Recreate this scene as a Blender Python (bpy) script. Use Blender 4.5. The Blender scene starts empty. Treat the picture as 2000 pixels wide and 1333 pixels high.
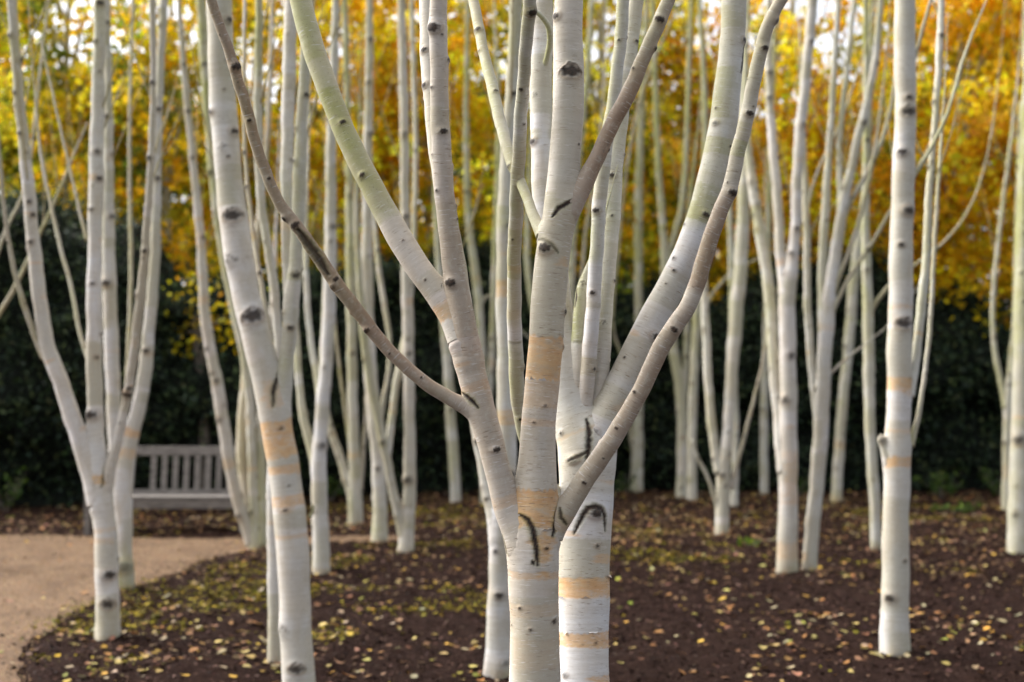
import bpy, math
import numpy as np
from mathutils import Matrix, Vector

# ------------------------------------------------------------------ camera, sky, sun, exposure
W, H, F = 2000.0, 1333.0, 2778.0          # photo size in pixels, focal length in photo pixels (50 mm on 36 mm)
CAM = np.array([0.0, 0.0, 1.6])
PITCH = math.radians(1.825)
R = math.radians
scene = bpy.context.scene
col = scene.collection
cam_data = bpy.data.cameras.new("camera")
cam = bpy.data.objects.new("camera", cam_data)
col.objects.link(cam)
cam_data.sensor_width = 36.0
cam_data.lens = 50.0
cam_data.clip_start = 0.05
cam_data.clip_end = 2000.0
cam_data.dof.use_dof = True
cam_data.dof.focus_distance = 4.0
cam_data.dof.aperture_fstop = 2.5
cam_data.dof.aperture_blades = 0
cam.location = CAM.tolist()
cam.rotation_euler = (R(90) + PITCH, 0, 0)
scene.camera = cam

SUN_EL, SUN_AZ = R(44), R(-66)            # azimuth from +Y (view direction) towards +X; negative = left
world = bpy.data.worlds.new("World")
scene.world = world
world.use_nodes = True
wn = world.node_tree.nodes
sky = wn.new("ShaderNodeTexSky")
sky.sky_type = 'NISHITA'
sky.sun_disc = False
sky.sun_elevation = SUN_EL
sky.sun_rotation = SUN_AZ
sky.air_density = 0.7
sky.dust_density = 5.0
sky.ozone_density = 0.8
cloud = wn.new("ShaderNodeHueSaturation")          # thin cloud: the blue is washed out
cloud.inputs["Saturation"].default_value = 0.30
world.node_tree.links.new(sky.outputs[0], cloud.inputs["Color"])
world.node_tree.links.new(cloud.outputs[0], wn["Background"].inputs[0])
wn["Background"].inputs[1].default_value = 0.15
sun_data = bpy.data.lights.new("sun", 'SUN')
sun_data.energy = 1.2
sun_data.angle = R(60)
sun_data.color = (1.0, 0.955, 0.90)
sun = bpy.data.objects.new("sun", sun_data)
col.objects.link(sun)
sd = Vector((math.sin(SUN_AZ) * math.cos(SUN_EL), math.cos(SUN_AZ) * math.cos(SUN_EL), math.sin(SUN_EL)))
sun.rotation_euler = sd.to_track_quat('Z', 'Y').to_euler()
scene.view_settings.view_transform = 'Standard'
scene.view_settings.look = 'None'
scene.view_settings.gamma = 1.0
scene.view_settings.exposure = 1.55
scene.cycles.max_bounces = 8
scene.cycles.transparent_max_bounces = 8

# ------------------------------------------------------------------ helpers
rng = np.random.RandomState(7)
cp, sp = math.cos(PITCH), math.sin(PITCH)


def ray(u, v):
    x = (u - W / 2) / F
    y = (H / 2 - v) / F
    # camera looks along +Y, tilted up by PITCH
    return np.array([x, cp - y * sp, sp + y * cp])


def at(u, v, Y):
    d = ray(u, v)
    return CAM + d * (Y / d[1])


def ground_Y(v):
    d = ray(1000, v)
    return -CAM[2] / d[2] * d[1]


def ground_pt(u, v):
    d = ray(u, v)
    return CAM + d * (-CAM[2] / d[2])


def ground_v(Y):
    lo, hi = 760.0, 6000.0
    for _ in range(60):
        m = (lo + hi) / 2
        if ground_Y(m) > Y:
            lo = m
        else:
            hi = m
    return lo


def tag(o, label=None, cat=None, group=None, kind=None):
    if label: o['label'] = label
    if cat: o['category'] = cat
    if group: o['group'] = group
    if kind: o['kind'] = kind
    return o


def empty(name, loc):
    o = bpy.data.objects.new(name, None)
    o.empty_display_size = 0.2
    o.location = [float(c) for c in loc]
    col.objects.link(o)
    return o


def mesh_obj(name, verts, faces, mat, parent=None, smooth=True, attrs=None):
    """faces: (n,3) or (n,4) int array; verts in world coordinates."""
    verts = np.asarray(verts, dtype=np.float32)
    if parent is not None:
        verts = verts - np.array(parent_loc(parent), dtype=np.float32)
    faces = np.asarray(faces, dtype=np.int32)
    k = faces.shape[1]
    me = bpy.data.meshes.new(name)
    me.vertices.add(len(verts))
    me.vertices.foreach_set("co", verts.ravel())
    me.loops.add(faces.size)
    me.loops.foreach_set("vertex_index", faces.ravel())
    me.polygons.add(len(faces))
    me.polygons.foreach_set("loop_start", np.arange(0, faces.size, k, dtype=np.int32))
    me.polygons.foreach_set("loop_total", np.full(len(faces), k, dtype=np.int32))
    if smooth:
        me.polygons.foreach_set("use_smooth", np.ones(len(faces), dtype=bool))
    for an, (ty, arr) in (attrs or {}).items():
        a = me.attributes.new(an, ty, 'POINT')
        key = {'FLOAT': 'value', 'FLOAT_VECTOR': 'vector', 'FLOAT_COLOR': 'color'}[ty]
        a.data.foreach_set(key, np.asarray(arr, dtype=np.float32).ravel())
    me.update(calc_edges=True)
    me.validate()
    if mat: me.materials.append(mat)
    o = bpy.data.objects.new(name, me)
    if parent is not None:
        o.parent = parent
    col.objects.link(o)
    return o


def parent_loc(p):
    loc = np.zeros(3)
    while p is not None:
        loc += np.array(p.location)
        p = p.parent
    return loc


def boxes_obj(name, boxes, mat, parent=None, bevel=0.004):
    """boxes: list of (centre, size, rotation euler or None) -> one mesh with bevelled edges."""
    import bmesh
    bm = bmesh.new()
    base = Vector(parent_loc(parent)) if parent is not None else Vector((0, 0, 0))
    for c, s, rot in boxes:
        m = Matrix.Translation(Vector(c) - base)
        if rot is not None:
            m = m @ rot
        m = m @ Matrix.Diagonal((s[0], s[1], s[2], 1))
        bmesh.ops.create_cube(bm, size=1.0, matrix=m)
    if bevel:
        bmesh.ops.bevel(bm, geom=list(bm.edges), offset=bevel, segments=2, affect='EDGES', profile=0.6)
    me = bpy.data.meshes.new(name)
    bm.to_mesh(me)
    bm.free()
    me.materials.append(mat)
    o = bpy.data.objects.new(name, me)
    if parent is not None: o.parent = parent
    col.objects.link(o)
    return o


# ------------------------------------------------------------------ material helpers
class NT:
    def __init__(self, name):
        self.m = bpy.data.materials.new(name)
        self.m.use_nodes = True
        self.t = self.m.node_tree
        self.b = self.t.nodes["Principled BSDF"]
        self.out = self.t.nodes["Material Output"]

    def n(self, ty, **kw):
        x = self.t.nodes.new(ty)
        for k, v in kw.items(): setattr(x, k, v)
        return x

    def l(self, a, b):
        self.t.links.new(a, b)

    def attr(self, name):
        return self.n("ShaderNodeAttribute", attribute_name=name)

    def noise(self, vec, scale, detail=3, rough=0.55, dist=0.0):
        x = self.n("ShaderNodeTexNoise")
        x.inputs["Scale"].default_value = scale
        x.inputs["Detail"].default_value = detail
        x.inputs["Roughness"].default_value = rough
        x.inputs["Distortion"].default_value = dist
        if vec is not None: self.l(vec, x.inputs["Vector"])
        return x.outputs["Fac"]

    def mapping(self, vec, scale, loc=(0, 0, 0)):
        x = self.n("ShaderNodeMapping")
        x.inputs["Scale"].default_value = scale
        x.inputs["Location"].default_value = loc
        self.l(vec, x.inputs["Vector"])
        return x.outputs[0]

    def ramp(self, fac, stops):
        x = self.n("ShaderNodeValToRGB")
        e = x.color_ramp.elements
        while len(e) < len(stops): e.new(0.5)
        for i, (p, c) in enumerate(stops):
            e[i].position = p
            e[i].color = (c, c, c, 1) if isinstance(c, (int, float)) else (*c, 1)
        self.l(fac, x.inputs[0])
        return x.outputs[0]

    def math(self, op, a, b=None, clamp=False):
        x = self.n("ShaderNodeMath", operation=op, use_clamp=clamp)
        for i, q in enumerate((a, b)):
            if q is None: continue
            if isinstance(q, (int, float)): x.inputs[i].default_value = q
            else: self.l(q, x.inputs[i])
        return x.outputs[0]

    def mix(self, fac, a, b):
        x = self.n("ShaderNodeMix", data_type='RGBA')
        if isinstance(fac, (int, float)): x.inputs[0].default_value = fac
        else: self.l(fac, x.inputs[0])
        for i, q in ((6, a), (7, b)):
            if isinstance(q, tuple): x.inputs[i].default_value = (*q, 1)
            else: self.l(q, x.inputs[i])
        return x.outputs[2]

    def bump(self, h, strength, dist):
        x = self.n("ShaderNodeBump")
        x.inputs["Strength"].default_value = strength
        x.inputs["Distance"].default_value = dist
        self.l(h, x.inputs["Height"])
        self.l(x.outputs[0], self.b.inputs["Normal"])


def bark_material():
    t = NT("birch_bark")
    v = t.attr("bark").outputs["Vector"]
    broad = t.noise(t.mapping(v, (6, 6, 9)), 1.0, 3)
    wm = t.attr("warm").outputs["Fac"]
    warmc = t.mix(t.ramp(broad, [(0.35, 0.0), (0.65, 1.0)]), (0.58, 0.495, 0.40), (0.60, 0.545, 0.475))
    coolc = t.mix(t.ramp(broad, [(0.35, 0.0), (0.65, 1.0)]), (0.60, 0.575, 0.55), (0.61, 0.615, 0.64))
    c = t.mix(wm, coolc, warmc)
    c = t.mix(t.math('MULTIPLY', t.attr('age').outputs['Fac'], 0.8), c, (0.40, 0.37, 0.275))
    # faint stacked rings of paper-thin bark
    rings = t.noise(t.mapping(v, (5, 5, 70)), 1.0, 4, 0.6)
    c = t.mix(t.math('MULTIPLY', t.ramp(rings, [(0.45, 0.0), (0.72, 1.0)]), 0.38), c, (0.38, 0.32, 0.25))
    blotch = t.ramp(t.noise(t.mapping(v, (8, 8, 3.0), (5, 5, 5)), 1.0, 4, 0.6), [(0.48, 0.0), (0.62, 1.0)])
    c = t.mix(t.math('MULTIPLY', blotch, 0.42), c, (0.42, 0.355, 0.265))
    # peeled bands, cinnamon / apricot
    tan = t.attr("tan").outputs["Fac"]
    tcol = t.mix(t.ramp(t.noise(t.mapping(v, (14, 14, 60)), 1.0, 4), [(0.35, 0.0), (0.7, 1.0)]), (0.62, 0.40, 0.20), (0.56, 0.30, 0.12))
    tan = t.math('MULTIPLY', tan, t.ramp(t.noise(t.mapping(v, (16, 16, 40), (2, 7, 1)), 1.0, 4, 0.7), [(0.30, 0.35), (0.52, 1.0)]))
    c = t.mix(tan, c, tcol)
    # young brown bark on the thinner limbs, plus painted shaded-side brown on thicker ones
    br = t.attr("brown").outputs["Fac"]
    bcol = t.mix(t.noise(t.mapping(v, (20, 20, 14)), 1.0, 4), (0.285, 0.16, 0.085), (0.15, 0.08, 0.042))
    bcol = t.mix(t.math('MULTIPLY', t.ramp(t.noise(t.mapping(v, (60, 60, 45)), 1.0, 4, 0.7), [(0.52, 0.0), (0.66, 1.0)]), 0.55), bcol, (0.40, 0.36, 0.29))
    bcol = t.mix(t.ramp(t.noise(t.mapping(v, (90, 90, 60), (4, 4, 4)), 1.0, 3, 0.7), [(0.60, 0.0), (0.70, 0.8)]), bcol, (0.07, 0.042, 0.026))
    c = t.mix(br, c, bcol)
    # algae film, patchy
    al = t.attr("alg").outputs["Fac"]
    an = t.noise(t.mapping(v, (9, 9, 4.5)), 1.0, 5, 0.65)
    am = t.math('MULTIPLY', al, t.ramp(an, [(0.34, 0.5), (0.56, 1.0)]))
    c = t.mix(am, c, (0.29, 0.30, 0.085))
    # pepper specks in the algae
    spk = t.noise(v, 230.0, 2, 0.5)
    spm = t.math('MULTIPLY', t.ramp(spk, [(0.63, 0.0), (0.70, 1.0)]), t.math('ADD', t.math('MULTIPLY', al, 0.55), 0.10))
    c = t.mix(spm, c, (0.13, 0.115, 0.06))
    # lenticels: short horizontal dashes
    ln = t.noise(t.mapping(v, (34, 34, 330)), 1.0, 2, 0.5)
    gate = t.ramp(t.noise(t.mapping(v, (7, 7, 16), (3, 1, 2)), 1.0, 2), [(0.38, 0.15), (0.62, 1.0)])
    lm = t.math('MULTIPLY', t.ramp(ln, [(0.615, 0.0), (0.68, 1.0)]), gate)
    c = t.mix(t.math('MULTIPLY', lm, 0.62), c, (0.20, 0.135, 0.085))
    hi = t.ramp(t.noise(t.mapping(v, (26, 26, 260), (9, 4, 1)), 1.0, 2), [(0.62, 0.0), (0.70, 1.0)])
    c = t.mix(t.math('MULTIPLY', hi, 0.45), c, (0.68, 0.66, 0.63))
    # scars
    dk = t.attr("dark").outputs["Fac"]
    dn = t.noise(v, 170.0, 3)
    dcol = t.mix(t.ramp(dn, [(0.4, 0.0), (0.7, 1.0)]), (0.010, 0.007, 0.005), (0.055, 0.030, 0.018))
    c = t.mix(dk, c, dcol)
    t.l(c, t.b.inputs["Base Color"])
    t.b.inputs["Roughness"].default_value = 0.62
    t.b.inputs["Specular IOR Level"].default_value = 0.25
    h = t.math('SUBTRACT', t.math('MULTIPLY', rings, 0.8), t.math('MULTIPLY', lm, 0.7))
    h = t.math('ADD', h, t.math('MULTIPLY', t.noise(v, 120.0, 4), 0.35))
    t.bump(h, 0.55, 0.002)
    return t.m


def leaf_material(name, transl=0.5, spec=0.2):
    t = NT(name)
    c = t.attr("tint").outputs["Color"]
    t.l(c, t.b.inputs["Base Color"])
    t.b.inputs["Roughness"].default_value = 0.6
    t.b.inputs["Specular IOR Level"].default_value = spec
    tr = t.n("ShaderNodeBsdfTranslucent")
    t.l(c, tr.inputs["Color"])
    mx = t.n("ShaderNodeMixShader")
    mx.inputs[0].default_value = transl
    t.l(t.b.outputs[0], mx.inputs[1])
    t.l(tr.outputs[0], mx.inputs[2])
    t.l(mx.outputs[0], t.out.inputs["Surface"])
    return t.m


def plain_material(name, stops, scale, rough=0.85, stretch=(1, 1, 1), bump=0.4, bdist=0.004, detail=5):
    t = NT(name)
    g = t.n("ShaderNodeNewGeometry")
    v = t.mapping(g.outputs["Position"], stretch)
    nz = t.noise(v, scale, detail, 0.6)
    t.l(t.ramp(nz, stops), t.b.inputs["Base Color"])
    t.b.inputs["Roughness"].default_value = rough
    t.b.inputs["Specular IOR Level"].default_value = 0.2
    if bump: t.bump(t.noise(v, scale * 2.3, 5, 0.65), bump, bdist)
    return t.m


def soil_material():
    t = NT("bark_mulch_soil")
    g = t.n("ShaderNodeNewGeometry").outputs["Position"]
    fine = t.noise(g, 70.0, 6, 0.7)
    mid = t.noise(g, 9.0, 5, 0.6)
    c = t.ramp(fine, [(0.30, (0.006, 0.0034, 0.0028)), (0.52, (0.023, 0.0128, 0.0102)), (0.75, (0.060, 0.034, 0.0255))])
    c = t.mix(t.math('MULTIPLY', t.ramp(mid, [(0.45, 0.0), (0.7, 1.0)]), 0.5), c, (0.026, 0.014, 0.009))
    moss = t.attr("moss").outputs["Fac"]
    mn = t.noise(t.mapping(g, (1.0, 0.7, 1)), 4.2, 6, 0.68)
    mf = t.noise(g, 40.0, 4, 0.7)
    mm = t.math('ADD', t.math('MULTIPLY', mn, 1.0), t.math('MULTIPLY', mf, 0.75))
    mm = t.math('ADD', mm, t.math('MULTIPLY', moss, 0.34))
    mask = t.ramp(mm, [(1.02, 0.0), (1.15, 1.0)])
    mcol = t.mix(mf, (0.05, 0.043, 0.010), (0.16, 0.125, 0.020))
    c = t.mix(mask, c, mcol)
    t.l(c, t.b.inputs["Base Color"])
    t.b.inputs["Roughness"].default_value = 1.0
    t.b.inputs["Specular IOR Level"].default_value = 0.03
    t.bump(t.math('ADD', fine, t.math('MULTIPLY', t.noise(g, 25.0, 4), 0.8)), 0.9, 0.02)
    return t.m


def gravel_material():
    t = NT("sandy_gravel")
    g = t.n("ShaderNodeNewGeometry").outputs["Position"]
    fine = t.noise(g, 55.0, 8, 0.8)
    mid = t.noise(t.mapping(g, (1.3, 0.8, 1)), 2.2, 6, 0.65)
    c = t.ramp(fine, [(0.28, (0.055, 0.034, 0.019)), (0.5, (0.150, 0.096, 0.057)), (0.74, (0.27, 0.185, 0.118))])
    c = t.mix(t.math('MULTIPLY', t.ramp(mid, [(0.44, 0.0), (0.62, 1.0)]), 0.65), c, (0.075, 0.046, 0.028))
    t.l(c, t.b.inputs["Base Color"])
    t.b.inputs["Roughness"].default_value = 0.95
    t.b.inputs["Specular IOR Level"].default_value = 0.15
    t.bump(fine, 0.7, 0.012)
    return t.m


M_BARK = bark_material()
M_LEAF = leaf_material("autumn_leaf", 0.55)
M_GREEN = leaf_material("evergreen_leaf", 0.15)
M_LITTER = leaf_material("fallen_leaf", 0.12, 0.1)
M_SOIL = soil_material()
M_GRAVEL = gravel_material()
M_CHIP = leaf_material("mulch_chip", 0.0, 0.03)
M_OLDBARK = plain_material("grey_brown_bark", [(0.3, (0.06, 0.05, 0.04)), (0.6, (0.16, 0.135, 0.11)), (0.8, (0.24, 0.21, 0.18))], 14, stretch=(1, 1, 0.25), bump=0.7, bdist=0.02)
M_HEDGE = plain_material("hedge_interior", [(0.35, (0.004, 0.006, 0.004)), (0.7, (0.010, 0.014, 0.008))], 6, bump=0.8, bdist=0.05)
M_WOOD = plain_material("weathered_teak", [(0.3, (0.09, 0.081, 0.073)), (0.5, (0.165, 0.150, 0.136)), (0.75, (0.25, 0.23, 0.21))], 7, rough=0.8, stretch=(1.2, 9, 9), bump=0.5, bdist=0.003)

# ------------------------------------------------------------------ ground, path
PATH_PX = [(-400, 1046), (60, 1045), (180, 1048), (300, 1053), (480, 1052), (600, 1049), (730, 1047), (860, 1050), (760, 1058), (640, 1064), (560, 1070), (500, 1074), (440, 1086),
           (390, 1096), (345, 1118), (290, 1140), (235, 1152), (190, 1172), (150, 1192), (105, 1218), (55, 1252), (35, 1290), (40, 1333), (70, 1450), (110, 1700), (-500, 1700), (-1500, 1250), (-1200, 1046)]
pp = np.array([ground_pt(u, v)[:2] for u, v in PATH_PX])


def wiggle_loop(p, step=0.06, amp=0.05):
    out = []
    for i in range(len(p)):
        a, b = p[i], p[(i + 1) % len(p)]
        n = max(1, int(np.linalg.norm(b - a) / step))
        for k in range(n):
            out.append(a + (b - a) * k / n)
    out = np.array(out)
    # round the corners, then add a ragged edge
    for _ in range(6):
        out = (np.roll(out, 1, 0) + 2 * out + np.roll(out, -1, 0)) / 4
    w = rng.randn(len(out), 2)
    for _ in range(3):
        w = (np.roll(w, 1, 0) + 2 * w + np.roll(w, -1, 0)) / 4
    return out + w * amp


path_loop = wiggle_loop(pp)


def seg_dist(P, A, B):
    AB = B - A
    t = np.clip(((P[:, None, :] - A[None]) * AB[None]).sum(-1) / np.maximum((AB * AB).sum(-1), 1e-12)[None], 0, 1)
    Q = A[None] + t[..., None] * AB[None]
    return np.linalg.norm(P[:, None, :] - Q, axis=-1)


def in_poly(P, loop):
    x, y = P[:, 0], P[:, 1]
    ins = np.zeros(len(P), bool)
    a = loop
    b = np.roll(loop, -1, 0)
    for (x0, y0), (x1, y1) in zip(a, b):
        if y0 == y1: continue
        c = ((y0 > y) != (y1 > y)) & (x < (x1 - x0) * (y - y0) / (y1 - y0) + x0)
        ins ^= c
    return ins


def path_signed(P):
    """positive inside the path, metres"""
    coarse = pp
    out = np.empty(len(P))
    for i in range(0, len(P), 20000):
        q = P[i:i + 20000]
        out[i:i + 20000] = seg_dist(q, coarse, np.roll(coarse, -1, 0)).min(1)
    ins = in_poly(P, coarse)
    return np.where(ins, out, -out)


class Noise2:
    """cheap smooth noise: a sum of random plane waves"""
    def __init__(self, freq, n=14, seed=1):
        r = np.random.RandomState(seed)
        a = r.rand(n) * 2 * np.pi
        f = freq * (0.5 + r.rand(n))
        self.k = np.stack([np.cos(a) * f, np.sin(a) * f], 1)
        self.p = r.rand(n) * 2 * np.pi
        self.n = n

    def __call__(self, P):
        return np.sin(P @ self.k.T + self.p).sum(1) / math.sqrt(self.n / 2)


n_lo, n_mid, n_hi = Noise2(1.2, seed=2), Noise2(6.0, seed=3), Noise2(26.0, seed=4)


def ground_z(P):
    s = path_signed(P)
    bed = 0.014 * n_lo(P) + 0.010 * n_mid(P) + 0.009 * n_hi(P)
    w = np.clip(-s / 0.12, 0, 1)
    return bed * w + (-0.012) * (1 - w) + 0.010 * np.clip(-s / 0.25, 0, 1)


gx = np.concatenate([np.linspace(-260, -9, 26)[:-1], np.arange(-9, 9.001, 0.05), np.linspace(9, 260, 26)[1:]])
gy = np.concatenate([np.linspace(-120, 4, 14)[:-1], np.arange(4, 23.001, 0.06), np.linspace(23, 520, 30)[1:]])
GX, GY = np.meshgrid(gx, gy)
GP = np.stack([GX.ravel(), GY.ravel()], 1)
near = (np.abs(GP[:, 0]) < 9.01) & (GP[:, 1] > 3.9) & (GP[:, 1] < 23.1)
gz = np.zeros(len(GP))
gz[near] = ground_z(GP[near])
ins_far = in_poly(GP, pp)
gz[ins_far & ~near] = -0.012
ii = np.arange(len(gy) - 1)[:, None] * len(gx) + np.arange(len(gx) - 1)[None]
gf = np.stack([ii, ii + 1, ii + 1 + len(gx), ii + len(gx)], -1).reshape(-1, 4)
# where moss grows: the edge of the bed by the path, and a few spots between the trees
MOSS_PX = [(430, 1170, 0.9, 1.3), (300, 1230, 0.6, 0.9), (150, 1300, 0.35, 0.9), (470, 1150, 0.5, 1.2), (560, 1100, 0.8, 1.0), (850, 1150, 0.5, 0.7), (930, 1190, 0.3, 0.8),
           (1290, 1090, 0.5, 0.9), (1250, 1050, 0.8, 0.7), (780, 1000, 1.2, 0.8), (1460, 1065, 0.3, 0.9), (1870, 990, 0.6, 1.2), (620, 1240, 0.4, 0.6), (1040, 1000, 2.0, 0.5), (1700, 995, 2.0, 0.5)]
moss = np.zeros(len(GP))
for u, v, rad, am in MOSS_PX:
    c = ground_pt(u, v)[:2]
    d2 = ((GP - c) ** 2).sum(1)
    moss = np.maximum(moss, am * np.exp(-d2 / (2 * rad * rad)))
gnd = mesh_obj("ground", np.column_stack([GP, gz]), gf, M_SOIL, attrs={"moss": ('FLOAT', moss)})
tag(gnd, kind="structure")

import bmesh
bm = bmesh.new()
vs = [bm.verts.new((float(x), float(y), 0.004)) for x, y in path_loop]
f = bm.faces.new(vs)
bmesh.ops.triangulate(bm, faces=[f])
bmesh.ops.recalc_face_normals(bm, faces=list(bm.faces))
me = bpy.data.meshes.new("path")
bm.to_mesh(me); bm.free()
me.materials.append(M_GRAVEL)
path = bpy.data.objects.new("path", me)
col.objects.link(path)
tag(path, kind="structure")


# ------------------------------------------------------------------ leaves as small folded faces
def rand_dirs(n, r):
    d = r.randn(n, 3)
    return d / np.linalg.norm(d, axis=1, keepdims=True)


def leaf_mesh(P, length, width, dirs, ups, fold=0.25):
    """one folded rhombic leaf (two triangles) per point"""
    n = len(P)
    d = dirs
    s = np.cross(d, ups)
    s /= np.maximum(np.linalg.norm(s, axis=1, keepdims=True), 1e-6)
    nrm = np.cross(s, d)
    L, Wd = length[:, None], width[:, None]
    base = P - d * L * 0.5
    tip = P + d * L * 0.5
    mid = P - d * L * 0.06
    l = mid + s * Wd * 0.5 + nrm * Wd * fold
    rr = mid - s * Wd * 0.5 + nrm * Wd * fold
    V = np.stack([base, rr, tip, l], 1).reshape(-1, 3)
    i = np.arange(n)[:, None] * 4
    Fc = np.concatenate([i + np.array([0, 1, 2]), i + np.array([0, 2, 3])], 1).reshape(-1, 3)
    return V, Fc


def tint(n, base_cols, weights, r, var=0.18):
    base_cols = np.array(base_cols)
    k = r.choice(len(base_cols), n, p=np.array(weights) / np.sum(weights))
    c = base_cols[k] * np.exp(r.randn(n, 1) * var) * np.exp(r.randn(n, 3) * 0.06)
    return np.clip(c, 0, 0.9)


def rgba(c, rep):
    c4 = np.column_stack([c, np.ones(len(c))])
    return np.repeat(c4, rep, axis=0)


# ------------------------------------------------------------------ birch stems
def tube(pts, radii, nseg=10):
    pts = np.array(pts, float); radii = np.array(radii, float)
    T = np.gradient(pts, axis=0); T /= np.linalg.norm(T, axis=1, keepdims=True)
    ref = np.array([0.0, -1.0, 0.05])
    N = ref - (T @ ref)[:, None] * T; N /= np.linalg.norm(N, axis=1, keepdims=True)
    B = np.cross(T, N)
    th = np.linspace(0, 2 * np.pi, nseg, endpoint=False)
    V = pts[:, None] + radii[:, None, None] * (np.cos(th)[None, :, None] * N[:, None] + np.sin(th)[None, :, None] * B[:, None])
    n, m = len(pts), nseg
    i = np.arange(n - 1)[:, None] * m; j = np.arange(m)[None]; jn = (j + 1) % m
    return V.reshape(-1, 3), np.stack([i + j, i + jn, i + m + jn, i + m + j], -1).reshape(-1, 4)


def smooth1(a, k):
    if k < 1: return a
    ker = np.exp(-0.5 * (np.arange(-3 * k, 3 * k + 1) / k) ** 2)
    ker /= ker.sum()
    pad = 3 * k
    lo = 2 * a[:1] - a[1:pad + 1][::-1] if len(a) > pad else np.repeat(a[:1], pad, 0)
    hi = 2 * a[-1:] - a[-pad - 1:-1][::-1] if len(a) > pad else np.repeat(a[-1:], pad, 0)
    b = np.concatenate([lo, a, hi])
    return np.convolve(b, ker, mode='valid')


def catmull(p, n=24):
    p = np.asarray(p, float)
    q = np.vstack([2 * p[0] - p[1], p, 2 * p[-1] - p[-2]])
    out = []
    for i in range(1, len(q) - 2):
        a, b, c, d = q[i - 1], q[i], q[i + 1], q[i + 2]
        t = np.linspace(0, 1, n, endpoint=False)[:, None]
        out.append(0.5 * ((2 * b) + (-a + c) * t + (2 * a - 5 * b + 4 * c - d) * t ** 2 + (-a + 3 * b - 3 * c + d) * t ** 3))
    out.append(p[-1:])
    return np.vstack(out)


def resample(p, step):
    d = np.r_[0, np.cumsum(np.linalg.norm(np.diff(p[:, :2], axis=0), axis=1))]
    n = max(6, int(d[-1] / step))
    t = np.linspace(0, d[-1], n)
    return np.column_stack([np.interp(t, d, p[:, k]) for k in range(p.shape[1])])


class Stem:
    pass


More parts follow.
